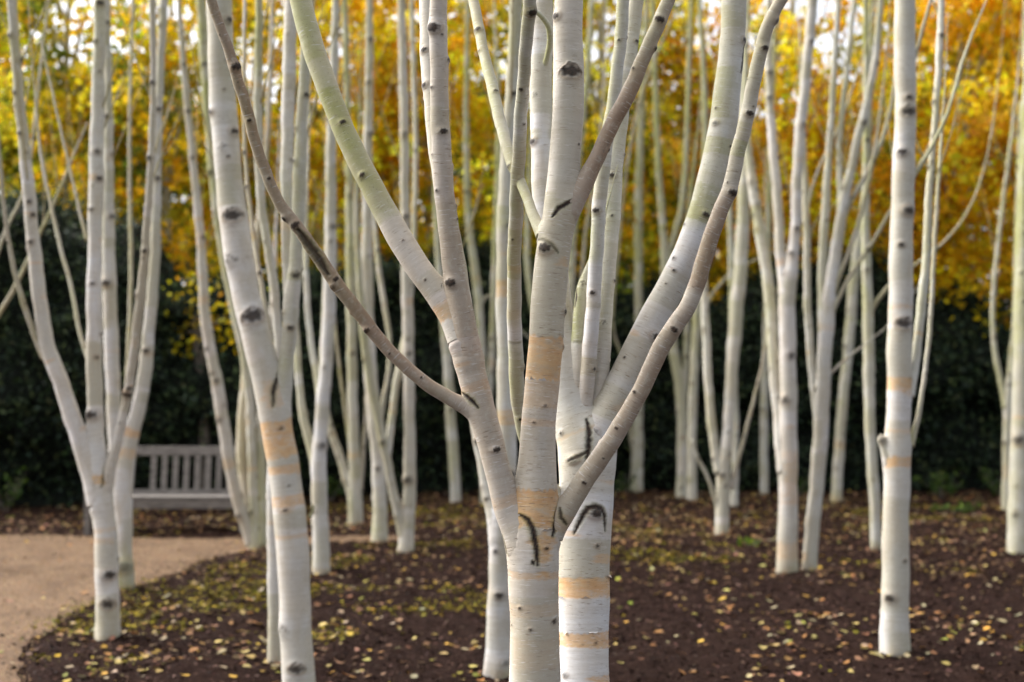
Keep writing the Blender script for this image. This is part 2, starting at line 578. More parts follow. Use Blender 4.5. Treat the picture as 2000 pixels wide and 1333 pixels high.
def make_stem(spec, Y0, parent, step, nseg, r):
    """spec: dict(k=kind, p=[(u,v,w)..] from bottom to top, lean=metres of depth per metre of height, ...)"""
    s = Stem()
    s.spec = spec
    pts = [tuple(map(float, q)) for q in spec['p']]
    if pts[-1][1] <= 40 and not spec.get('noext'):
        a, b = np.array(pts[-2]), np.array(pts[-1])
        d = (b[:2] - a[:2]) / max(1e-6, abs(b[1] - a[1]))
        d[0] = np.clip(d[0], -0.5, 0.5)
        pts.append((b[0] + d[0] * 230, b[1] - 230, b[2] * 0.86))
        pts.append((b[0] + d[0] * 480, b[1] - 520, b[2] * 0.6))
    elif spec['k'] in ('stem', 'branch') and pts[-1][1] < 700 and not spec.get('blunt'):
        a, b = np.array(pts[-2]), np.array(pts[-1])
        d = (b[:2] - a[:2]) / max(1e-6, np.linalg.norm(b[:2] - a[:2]))
        d2 = d * 0.75 + np.array([0, -0.35]); L = 110 + 70 * r.rand()
        pts[-1] = (b[0], b[1], b[2] * 0.7)
        pts.append((b[0] + d[0] * L * 0.6, b[1] + d[1] * L * 0.6, b[2] * 0.42))
        pts.append((b[0] + d[0] * L * 0.6 + d2[0] * L, b[1] + d[1] * L * 0.6 + d2[1] * L, 1.6))
    c = catmull(pts)
    c = resample(c, step)
    ks = int(round(spec.get('sm', 26) / step))
    if len(c) > 6 * ks:
        c = np.column_stack([smooth1(c[:, i], ks) for i in range(3)])
    # small kinks between the nodes
    L_ = np.r_[0, np.cumsum(np.hypot(np.diff(c[:, 0]), np.diff(c[:, 1])))]
    q1, q2 = r.rand(2) * 6.28
    wl = 55 + 3.0 * np.median(c[:, 2])
    am_ = min(0.9, 0.03 * np.median(c[:, 2]) + 0.25) * np.clip(L_ / 60, 0, 1)
    c[:, 0] += am_ * (np.sin(L_ / wl * 6.28 + q1) + 0.6 * np.sin(L_ / wl * 6.28 * 2.37 + q2)) * 0.7
    s.px = c
    n = len(c)
    P = np.zeros((n, 3))
    z0 = at(c[0, 0], c[0, 1], Y0)[2]
    Yv = np.zeros(n)
    for i in range(n):
        z = at(c[i, 0], c[i, 1], Y0)[2]
        Yv[i] = Y0 + spec.get('lean', 0.0) * (z - z0)
        P[i] = at(c[i, 0], c[i, 1], Yv[i])
    s.Y = Yv
    s.C = P
    rad = c[:, 2] / 2 * Yv / F
    arc = np.r_[0, np.cumsum(np.linalg.norm(np.diff(P, axis=0), axis=1))]
    s.arc = arc
    # natural unevenness
    ph = r.rand(4) * 6.28
    rad = rad * (1 + 0.018 * np.sin(arc * 11 + ph[0]) + 0.012 * np.sin(arc * 23 + ph[1]))
    if parent is None and P[0, 2] < 0.3:
        rad = rad * (1 + 0.09 * np.exp(-np.maximum(P[:, 2], 0) / 0.10))
        s_flare = True
    else:
        s_flare = False
    s.rad = rad
    T = np.gradient(P, axis=0)
    T /= np.linalg.norm(T, axis=1, keepdims=True)
    N = CAM[None] - P
    N -= (N * T).sum(1, keepdims=True) * T
    N /= np.linalg.norm(N, axis=1, keepdims=True)
    B = np.cross(T, N)
    th = np.linspace(0, 2 * np.pi, nseg, endpoint=False)
    s.th = th
    s.T, s.N, s.B = T, N, B
    s.n, s.nseg = n, nseg
    dirs = np.cos(th)[None, :, None] * N[:, None] + np.sin(th)[None, :, None] * B[:, None]
    s.dirs = dirs
    lobes = np.ones((n, nseg))
    if s_flare:
        lobes += 0.06 * np.exp(-np.maximum(P[:, 2:3], 0) / 0.07) * (np.cos(3 * th + ph[2])[None] + 0.6 * np.cos(5 * th + ph[3])[None])
    # uneven, slightly lumpy wood
    lobes += 0.012 * np.sin(2 * th + ph[0])[None] * np.sin(arc * 7 + ph[1])[:, None] + 0.010 * np.sin(3 * th + ph[3])[None] * np.sin(arc * 13 + ph[2])[:, None]
    s.V = P[:, None] + (rad[:, None] * lobes)[..., None] * dirs
    return s


def locate(s, u, v):
    """pixel on the visible side of a stem -> (arc length, angle)"""
    d2 = (s.px[:, 0] - u) ** 2 + (s.px[:, 1] - v) ** 2
    i = int(np.argmin(d2))
    j0, j1 = max(0, i - 1), min(s.n - 1, i + 1)
    t = s.px[j1, :2] - s.px[j0, :2]
    t /= np.linalg.norm(t)
    e = np.array([u, v]) - s.px[i, :2]
    lat = -(t[1] * e[0] - t[0] * e[1])          # positive to the right for a stem that goes up
    along = t @ e
    rp = s.px[i, 2] / 2
    return s.arc[i] + along * s.Y[i] / F, math.asin(max(-0.97, min(0.97, lat / rp))), i


def paint(s, r, q):
    n, m = s.n, s.nseg
    A = s.arc[:, None]
    th = s.th[None]
    rad = s.rad[:, None]
    dark = np.zeros((n, m)); tan = np.zeros((n, m)); disp = np.zeros((n, m)); brown = np.zeros((n, m)); alg = np.zeros((n, m))
    spec = s.spec
    px2m = lambda i: s.Y[i] / F
    jit = lambda f: (0.55 * np.sin(th + r.rand() * 6.28) + sum(np.sin(th * k + r.rand() * 6.28) * r.randn() * 0.22 for k in (3, 7, 11, 17, 23))) * f

    def angd(t0):
        return (th - t0 + np.pi) % (2 * np.pi) - np.pi

    def add_knot(a0, t0, Wm, kind):
        nonlocal dark, disp, brown, tan
        sel = np.where(np.abs(s.arc - a0) < 2.2 * Wm)[0]
        if len(sel) == 0: return
        i0, i1 = sel[0], sel[-1] + 1
        da = (A[i0:i1] - a0) / Wm
        dt = rad[i0:i1] * angd(t0) / Wm
        rag = 0.10 * np.sin(dt * 19 + r.rand() * 6) + 0.08 * np.sin(da * 23 + dt * 11 + r.rand() * 6)
        if kind == 'eye':
            e = np.sqrt((dt / 0.40) ** 2 + ((da + 0.02) / 0.25) ** 2)
            core = np.clip((1.08 + rag - e) / 0.35, 0, 1)
            ring = np.clip(1 - np.abs(e - 1.25) / 0.5, 0, 1)
            brow = np.clip(1 - np.abs(da - (0.36 - 1.05 * np.abs(dt) ** 1.5) + rag * 0.4) / 0.10, 0, 1) * np.clip((0.62 - np.abs(dt)) / 0.12, 0, 1)
            dark[i0:i1] = np.maximum(dark[i0:i1], np.maximum(core * 0.92, brow * 0.85))
            brown[i0:i1] = np.maximum(brown[i0:i1], ring * 0.5)
            disp[i0:i1] += Wm * (0.13 * np.exp(-(dt ** 2 + da ** 2) / 0.18) - 0.07 * core + 0.05 * brow)
        elif kind == 'brow':
            brow = np.clip(1 - np.abs(da - (0.30 - 0.95 * np.abs(dt) ** 1.4) + rag * 0.5) / 0.13, 0, 1) * np.clip((0.60 - np.abs(dt)) / 0.12, 0, 1)
            dot = np.clip(1.2 - np.sqrt((dt / 0.14) ** 2 + (da / 0.14) ** 2), 0, 1)
            dark[i0:i1] = np.maximum(dark[i0:i1], np.maximum(brow, dot) * 0.8)
            disp[i0:i1] += Wm * 0.10 * np.exp(-(dt ** 2 + da ** 2) / 0.15)
        else:
            e = np.sqrt((dt / 0.5) ** 2 + (da / 0.36) ** 2)
            core = np.clip((1.1 + rag - e) / 0.4, 0, 1)
            dark[i0:i1] = np.maximum(dark[i0:i1], core * (0.95 if kind == 'dot' else 0.6))
            brown[i0:i1] = np.maximum(brown[i0:i1], np.clip(1 - np.abs(e - 1.4) / 0.6, 0, 1) * 0.45)
            disp[i0:i1] += Wm * (0.30 * np.exp(-(e ** 2) / 1.6) - 0.08 * np.clip(1 - e, 0, 1))

    for kn in spec.get('kn', []):
        u, v, w = kn[:3]
        kind = kn[3] if len(kn) > 3 else 'dot'
        a0, t0, i = locate(s, u, v)
        add_knot(a0, t0, w * px2m(i) * (1.08 if q.get('near') else 1.35), kind)
    # more small scars, spread round the stem
    dens = spec.get('kd', 1.0) * (1.0 if q.get('near') else 1.7)
    if dens > 0:
        a = s.arc[0] + 0.1
        while True:
            a += (0.10 + r.exponential(0.17)) / dens
            if a >= s.arc[-1] - 0.02: break
            i = int(np.searchsorted(s.arc, a))
            base = min(0.017, 0.30 * s.rad[i] + 0.003) if q.get('near') else min(0.040, 0.62 * s.rad[i] + 0.008)
            Wm = base * (0.55 + r.rand() * 0.9)
            t0 = r.rand() * 2 * np.pi
            if spec.get('kn') and math.cos(t0) > 0.1: 
                Wm *= 0.5
            add_knot(a, t0, Wm * 1.25, 'eye' if (Wm > 0.014 and r.rand() < 0.4) else ('dot' if r.rand() < 0.75 else 'soft'))
    # peeled bands
    bands = list(spec.get('bd', []))
    for bnd in bands:
        v0, v1, am = bnd[:3]
        ia = int(np.argmin(np.abs(s.px[:, 1] - v1)))
        ib = int(np.argmin(np.abs(s.px[:, 1] - v0)))
        a0, a1 = s.arc[ia], s.arc[ib]
        wv = (a1 - a0)
        e0 = np.clip((A - a0 - jit(0.06 * wv + 0.0012)) / (0.05 * wv + 0.001), 0, 1)
        e1 = np.clip((a1 + jit(0.05 * wv + 0.0012) - A) / (0.05 * wv + 0.001), 0, 1)
        b = e0 * e1 * am
        if len(bnd) > 4:
            t0, t1 = bnd[3], bnd[4]
            wv_ = 0.22 * np.sin(A * 55 + r.rand() * 6) + 0.15 * np.sin(A * 131 + r.rand() * 6) + 0.08 * np.sin(A * 400)
            b = b * np.clip((angd((t0 + t1) / 2) + (t1 - t0) / 2 + wv_) / 0.3, 0, 1) * np.clip(((t1 - t0) / 2 - angd((t0 + t1) / 2) + wv_) / 0.3, 0, 1)
        tan = np.maximum(tan, b)
    bk = spec.get('rb', 0.5)
    if bk > 0:
        a = s.arc[0]
        while True:
            a += r.exponential(0.55) / bk
            if a > s.arc[-1] - 0.05: break
            hgt = 0.012 + r.rand() * 0.05
            cth = r.rand() * 6.28
            arcw = 0.8 + r.rand() * 2.0
            b = np.clip((A - a - jit(0.004)) / 0.004, 0, 1) * np.clip((a + hgt + jit(0.004) - A) / 0.004, 0, 1)
            b = b * np.clip((arcw - np.abs(angd(cth))) / 0.5, 0, 1) * (0.2 + 0.45 * r.rand())
            tan = np.maximum(tan, b)
    # bark ridges at the forks
    for cr in spec.get('cr', []):
        pts, wpx = cr[0], cr[1]
        loc = [locate(s, u, v) for u, v in pts]
        i = loc[0][2]
        Wm = wpx * px2m(i)
        aa = np.array([q[0] for q in loc]); tt = np.array([q[1] for q in loc])
        sel = np.where((s.arc > aa.min() - 4 * Wm) & (s.arc < aa.max() + 4 * Wm))[0]
        if len(sel) == 0: continue
        i0, i1 = sel[0], sel[-1] + 1
        x = (angd(0.0) * rad[i0:i1])
        y = np.broadcast_to(A[i0:i1], x.shape)
        best = np.full(x.shape, 9.0); pos = np.zeros(x.shape)
        cum = np.r_[0, np.cumsum(np.hypot(np.diff(aa), np.diff(tt) * rad[i0, 0]))]
        for k in range(len(aa) - 1):
            rr_ = rad[i0:i1]
            x0, y0, x1, y1 = tt[k] * rr_, aa[k], tt[k + 1] * rr_, aa[k + 1]
            dx, dy = x1 - x0, y1 - y0
            t = np.clip(((x - x0) * dx + (y - y0) * dy) / np.maximum(dx * dx + dy * dy, 1e-12), 0, 1)
            dd = np.hypot(x - x0 - t * dx, y - y0 - t * dy)
            pos = np.where(dd < best, (cum[k] + t * (cum[k + 1] - cum[k])) / max(cum[-1], 1e-9), pos)
            best = np.minimum(best, dd)
        kx = r.randn(9, 2); kx = kx / np.linalg.norm(kx, axis=1, keepdims=True) * (2 * np.pi / (0.005 + 0.022 * r.rand(9, 1)))
        rough = sum(np.sin(x * a_ + y * b_ + r.rand() * 6.28) for a_, b_ in kx) / 2.1
        wob = np.clip((0.35 + 0.65 * np.sin(np.pi * np.clip(pos, 0.03, 0.97)) ** 0.7) * (1 + 0.12 * rough), 0.1, 2) * 0.85
        d = best / (Wm * wob)
        dk = np.clip((1.15 - d) / 0.7, 0, 1)
        dark[i0:i1] = np.maximum(dark[i0:i1], dk * (cr[2] if len(cr) > 2 else 1.0))
        disp[i0:i1] += Wm * (0.10 * np.exp(-(d - 1.2) ** 2 / 0.6) - 0.32 * np.exp(-d ** 2 / 0.4))
        alg[i0:i1] = np.maximum(alg[i0:i1], np.clip(1.9 - d, 0, 1) * 0.35)
    # algae and brown tone along the stem: lists of (v, amount)
    v = s.px[:, 1]

    def along(key, default):
        lst = spec.get(key, default)
        if isinstance(lst, (int, float)): return np.full(n, float(lst))
        lst = sorted(lst)
        return np.interp(v, [q[0] for q in lst], [q[1] for q in lst])
    ga = along('alg', q['alg'])
    side = 0.62 + 0.38 * np.cos(th - spec.get('aside', -1.2))
    age = np.zeros((n, m)); mult = np.ones((n, m))
    a = s.arc[0] - 0.05
    while a < s.arc[-1]:
        b = a + (0.05 + r.exponential(0.16)) * (0.7 if q.get('near') else 1.2)
        e = np.clip((A - a - jit(0.0025)) / 0.004, 0, 1) * np.clip((b + jit(0.0025) - A) / 0.004, 0, 1)
        cth, wd = r.rand() * 6.28, 1.2 + r.rand() * 4
        e = e * np.clip((wd - np.abs(angd(cth))) / 0.5, 0, 1)
        age = age * (1 - e) + e * r.rand()
        mult = mult * (1 - e) + e * r.choice([0.3, 0.7, 1.0, 1.3], p=[0.2, 0.2, 0.3, 0.3])
        a = b - 0.02
    if spec.get('kn') and q.get('near'): mult = 0.6 + 0.4 * mult
    alg = np.maximum(alg, ga[:, None] * (side if q.get('near') else 0.35 + 0.65 * side) * (mult if q.get('near') else 0.45 + 0.55 * mult))
    if s.C[0, 2] < 0.3:
        brown = np.maximum(brown, 0.65 * np.exp(-np.maximum(s.C[:, 2] - 0.01, 0) / 0.03)[:, None] * (0.6 + 0.4 * np.sin(th * 3 + 1)))
        alg = np.maximum(alg, 0.55 * np.exp(-np.maximum(s.C[:, 2], 0) / 0.10)[:, None] * (0.6 + 0.4 * np.cos(th - 2.0)))
    gb = along('brown', 0.0)
    brown = np.maximum(brown, gb[:, None] * (0.85 + 0.15 * np.cos(th - 1.5)))  # slightly browner to the right: that side's warm shade put into the colour
    for v0, v1, am in spec.get('bb', []):         # darker or unpeeled rings
        i0 = np.argmin(np.abs(v - v1)); i1 = np.argmin(np.abs(v - v0))
        alg[min(i0, i1):max(i0, i1) + 1] = np.maximum(alg[min(i0, i1):max(i0, i1) + 1], am)
    disp -= tan * min(0.0012, 0.02 * float(np.median(s.rad)))
    disp = np.clip(disp, -0.3 * rad, 0.5 * rad)
    s.V = s.V + s.dirs * disp[..., None]
    off = r.rand(3) * 20
    bark = np.stack([np.cos(th) * rad + off[0], np.sin(th) * rad + off[1], np.broadcast_to(A, (n, m)) + off[2]], -1)
    s.attrs = {"bark": ('FLOAT_VECTOR', bark.reshape(-1, 3)), "dark": ('FLOAT', dark.ravel()), "age": ('FLOAT', age.ravel()), "warm": ('FLOAT', np.full(n * m, spec.get('warm', 0.25))), "tan": ('FLOAT', tan.ravel()),
               "alg": ('FLOAT', np.clip(alg, 0, 1).ravel()), "brown": ('FLOAT', np.clip(brown, 0, 1).ravel())}


def stem_sdf(V, s, dec):
    C = s.C[::dec]; rd = s.rad[::dec]
    out = np.full(len(V), 9.0)
    lo = C.min(0) - 0.25; hi = C.max(0) + 0.25
    idx = np.where(((V > lo) & (V < hi)).all(1))[0]
    for i in range(0, len(idx), 8000):
        k = idx[i:i + 8000]
        d = np.linalg.norm(V[k][:, None] - C[None], axis=2) - rd[None]
        out[k] = d.min(1)
    return out


def fillet(s, o, k, dec):
    V = s.V.reshape(-1, 3)
    d = stem_sdf(V, o, dec)
    h = np.clip(k - np.abs(d), 0, None) ** 2 / (4 * k)
    s.V = s.V + s.dirs * h.reshape(s.n, s.nseg)[..., None]


BASES = []
GROUP = "white-barked birch trees of the grove"
QUAL = {'near': dict(near=True, step=2.6, seg=88, alg=[(0, 0.30), (450, 0.12), (900, 0.05)]),
        'mid': dict(step=4.2, seg=40, alg=[(0, 0.8), (300, 0.55), (700, 0.16), (1300, 0.16)]),
        'far': dict(step=7.0, seg=20, alg=[(0, 1.0), (350, 0.95), (600, 0.65), (800, 0.38), (1000, 0.40)])}


def tree(label, stems, q='far', Y=None, seed=0, warm=None, name="birch_tree", group=GROUP):
    r = np.random.RandomState(100 + seed)
    Q = QUAL[q]
    warm = 0.1 + 0.45 * r.rand() if warm is None else warm
    for sp_ in stems: sp_.setdefault('warm', warm)
    first = stems[0]
    if Y is None:
        Y = ground_Y(first['p'][0][1])
        u0, v0, w0 = first['p'][0]
    else:
        v0 = ground_v(Y)
        u0, w0 = first['p'][0][0], first['p'][0][2]
        if first['p'][0][1] < v0 - 1:
            first['p'] = [(first.get('bu', u0), v0, w0 * 1.04)] + list(first['p'])
            u0 = first['p'][0][0]
    u1, v1, w1 = first['p'][0]
    first['p'] = [(u1 - (first['p'][1][0] - u1) * 0.1, v1 + 14 * (7 / Y), w1)] + list(first['p'])   # root end just below the soil
    base = at(u0, v0, Y); base[2] = 0.0
    BASES.append((base[0], base[1], w0 / 2 * Y / F))
    root = empty(name, base)
    tag(root, label, "tree", group)
    built = []
    for i, sp_ in enumerate(stems):
        if q != 'near' and sp_['k'] in ('branch', 'twig'):
            sp_['p'] = [(a, b, w * (0.9 if j == 0 else 0.72)) for j, (a, b, w) in enumerate(sp_['p'])]
            sp_.setdefault('brown', 0.38); sp_.setdefault('alg', 0.6)
        wmax = max(p[2] for p in sp_['p'])
        nseg = 2 * (int(max(12, min(Q['seg'], Q['seg'] * (wmax / {'near': 70, 'mid': 50, 'far': 34}[q]) ** 0.7))) // 2)
        if i == 0:
            s = make_stem(sp_, Y, None, Q['step'], nseg, r)
        else:
            par = built[sp_.get('par', 0)]
            u, v, w = sp_['p'][0]
            j = int(np.argmin((par.px[:, 0] - u) ** 2 + (par.px[:, 1] - v) ** 2))
            s = make_stem(sp_, par.Y[j] + sp_.get('y0', 0.0), par, Q['step'], nseg, r)
            # swell where it leaves its parent
            w_ = s.rad[0]
            s.par = par
        built.append(s)
    for s in built:
        paint(s, r, Q)
    dec = {'near': 5, 'mid': 4, 'far': 3}[q]
    for s in built[1:]:
        k = max(0.006, 0.9 * float(np.percentile(s.rad[:60], 60)))
        fillet(s, s.par, k, dec)
        fillet(s.par, s, k, dec)
    for s in built:
        n, m = s.n, s.nseg
        i = np.arange(n - 1)[:, None] * m
        j = np.arange(m)[None]
        jn = (j + 1) % m
        Fc = np.stack([i + j, i + jn, i + m + jn, i + m + j], -1).reshape(-1, 4)
        V = s.V.reshape(-1, 3)
        # close the ends with a cone of quads that collapse on the axis
        V = np.vstack([V, s.C[:1], s.C[-1:] + s.T[-1:] * s.rad[-1]])
        c0, c1 = n * m, n * m + 1
        top = (n - 1) * m
        jj = np.arange(m)
        if s.nseg % 2 == 0:
            a = jj[::2]
            capb = np.stack([np.full(len(a), c0), (a + 2) % m, (a + 1) % m, a], 1)
            capt = np.stack([np.full(len(a), c1), top + a, top + (a + 1) % m, top + (a + 2) % m], 1)
            Fc = np.vstack([Fc, capb, capt])
        at_ = {}
        for kk, (ty, arr) in s.attrs.items():
            arr = np.asarray(arr)
            arr = np.concatenate([arr, arr[:1], arr[-1:]], 0)
            at_[kk] = (ty, arr)
        mesh_obj(s.spec['k'], V, Fc, M_BARK, root, attrs=at_)
    # papery curls where a ring of bark has torn away
    if q == 'near':
        for s in built:
            for bnd in s.spec.get('bd', []):
                if bnd[2] < 0.5 or len(bnd) > 3: continue
                for vv, sg in ((bnd[0], -1), (bnd[1], 1)):
                    i0 = int(np.argmin(np.abs(s.px[:, 1] - vv)))
                    for _ in range(r.randint(1, 4)):
                        t0 = r.uniform(-1.4, 1.4) if r.rand() < 0.7 else r.uniform(1.4, 4.8)
                        dth = r.uniform(0.18, 0.55); hh = r.uniform(0.004, 0.011); lift = r.uniform(0.002, 0.007)
                        g, e = np.meshgrid(np.linspace(0, 1, 9), np.linspace(0, 1, 6))
                        shape = np.clip(np.sin(np.pi * g) ** 0.5 * (0.75 + 0.25 * np.sin(9 * g + r.rand() * 6)), 0.05, 1)
                        al_ = e * hh * shape * sg
                        out = 0.0012 + lift * e ** 1.7 * shape + 0.0004
                        ang = t0 + (g - 0.5) * dth
                        di = np.cos(ang)[..., None] * s.N[i0] + np.sin(ang)[..., None] * s.B[i0]
                        V = s.C[i0] + di * (s.rad[i0] * 1.012 + out)[..., None] + s.T[i0] * (al_ - 0.0015 * sg)[..., None]
                        V = V.reshape(-1, 3); nv = len(V)
                        ii_ = np.arange(5)[:, None] * 9 + np.arange(8)[None]
                        Fc = np.stack([ii_, ii_ + 1, ii_ + 10, ii_ + 9], -1).reshape(-1, 4)
                        z_ = np.zeros(nv)
                        mesh_obj("bark_curl", V, Fc, M_BARK, root, attrs={"bark": ('FLOAT_VECTOR', V), "dark": ('FLOAT', z_), "tan": ('FLOAT', z_ + (0.5 if r.rand() < 0.4 else 0.0)), "alg": ('FLOAT', z_), "brown": ('FLOAT', z_), "age": ('FLOAT', z_), "warm": ('FLOAT', z_ + warm)})
    if q != 'near':
        for s in built:
            for _ in range(5 if q == 'far' else 4):
                if s.spec['k'] not in ('trunk', 'stem'): break
                ok = np.where((s.px[:, 1] < 520) & (s.px[:, 1] > -150))[0]
                if len(ok) < 4: continue
                i = r.choice(ok)
                a = r.rand() * 6.28
                L = 0.5 + 0.7 * r.rand()
                o = np.array([math.cos(a), math.sin(a), 0.0])
                p0 = s.C[i]; o[1] = abs(o[1]) if r.rand() < 0.8 else o[1]; p1 = p0 + o * L * 0.16 + np.array([0, 0, 0.42 * L]); p2 = p0 + o * L * (0.28 + 0.16 * r.rand()) + np.array([0, 0, L])
                Vs, Fs, off = [], [], 0
                c = catmull([p0, p1, p2], 8)
                r0 = min(0.0065, s.rad[i] * 0.35)
                rd = np.linspace(r0, 0.0015, len(c))
                V, Fc = tube(c, rd, 6)
                Vs.append(V); Fs.append(Fc + off); off += len(V)
                k0 = len(c) // 2
                for _b in range(2):
                    k = r.randint(3, len(c) - 2); a2 = a + r.randn() * 0.9
                    e = c[k] + np.array([math.cos(a2) * 0.12, math.sin(a2) * 0.12, 0.16 + 0.2 * r.rand()])
                    V, Fc = tube(catmull([c[k], (c[k] + e) / 2 + np.array([0, 0, -0.02]), e], 4), np.linspace(rd[k] * 0.7, 0.001, 9), 5)
                    Vs.append(V); Fs.append(Fc + off); off += len(V)
                V = np.vstack(Vs); nv = len(V)
                mesh_obj("twig", V, np.vstack(Fs), M_BARK, root, attrs={"bark": ('FLOAT_VECTOR', V), "warm": ('FLOAT', np.full(nv, 0.5)), "age": ('FLOAT', np.full(nv, 0.5)), "brown": ('FLOAT', np.full(nv, 0.85)), "alg": ('FLOAT', np.full(nv, 0.5)), "dark": ('FLOAT', np.zeros(nv)), "tan": ('FLOAT', np.zeros(nv))})
    return root


def D(k, p, lean=0.0, par=0, **kw):
    d = dict(k=k, p=p, lean=lean, par=par)
    d.update(kw)
    return d

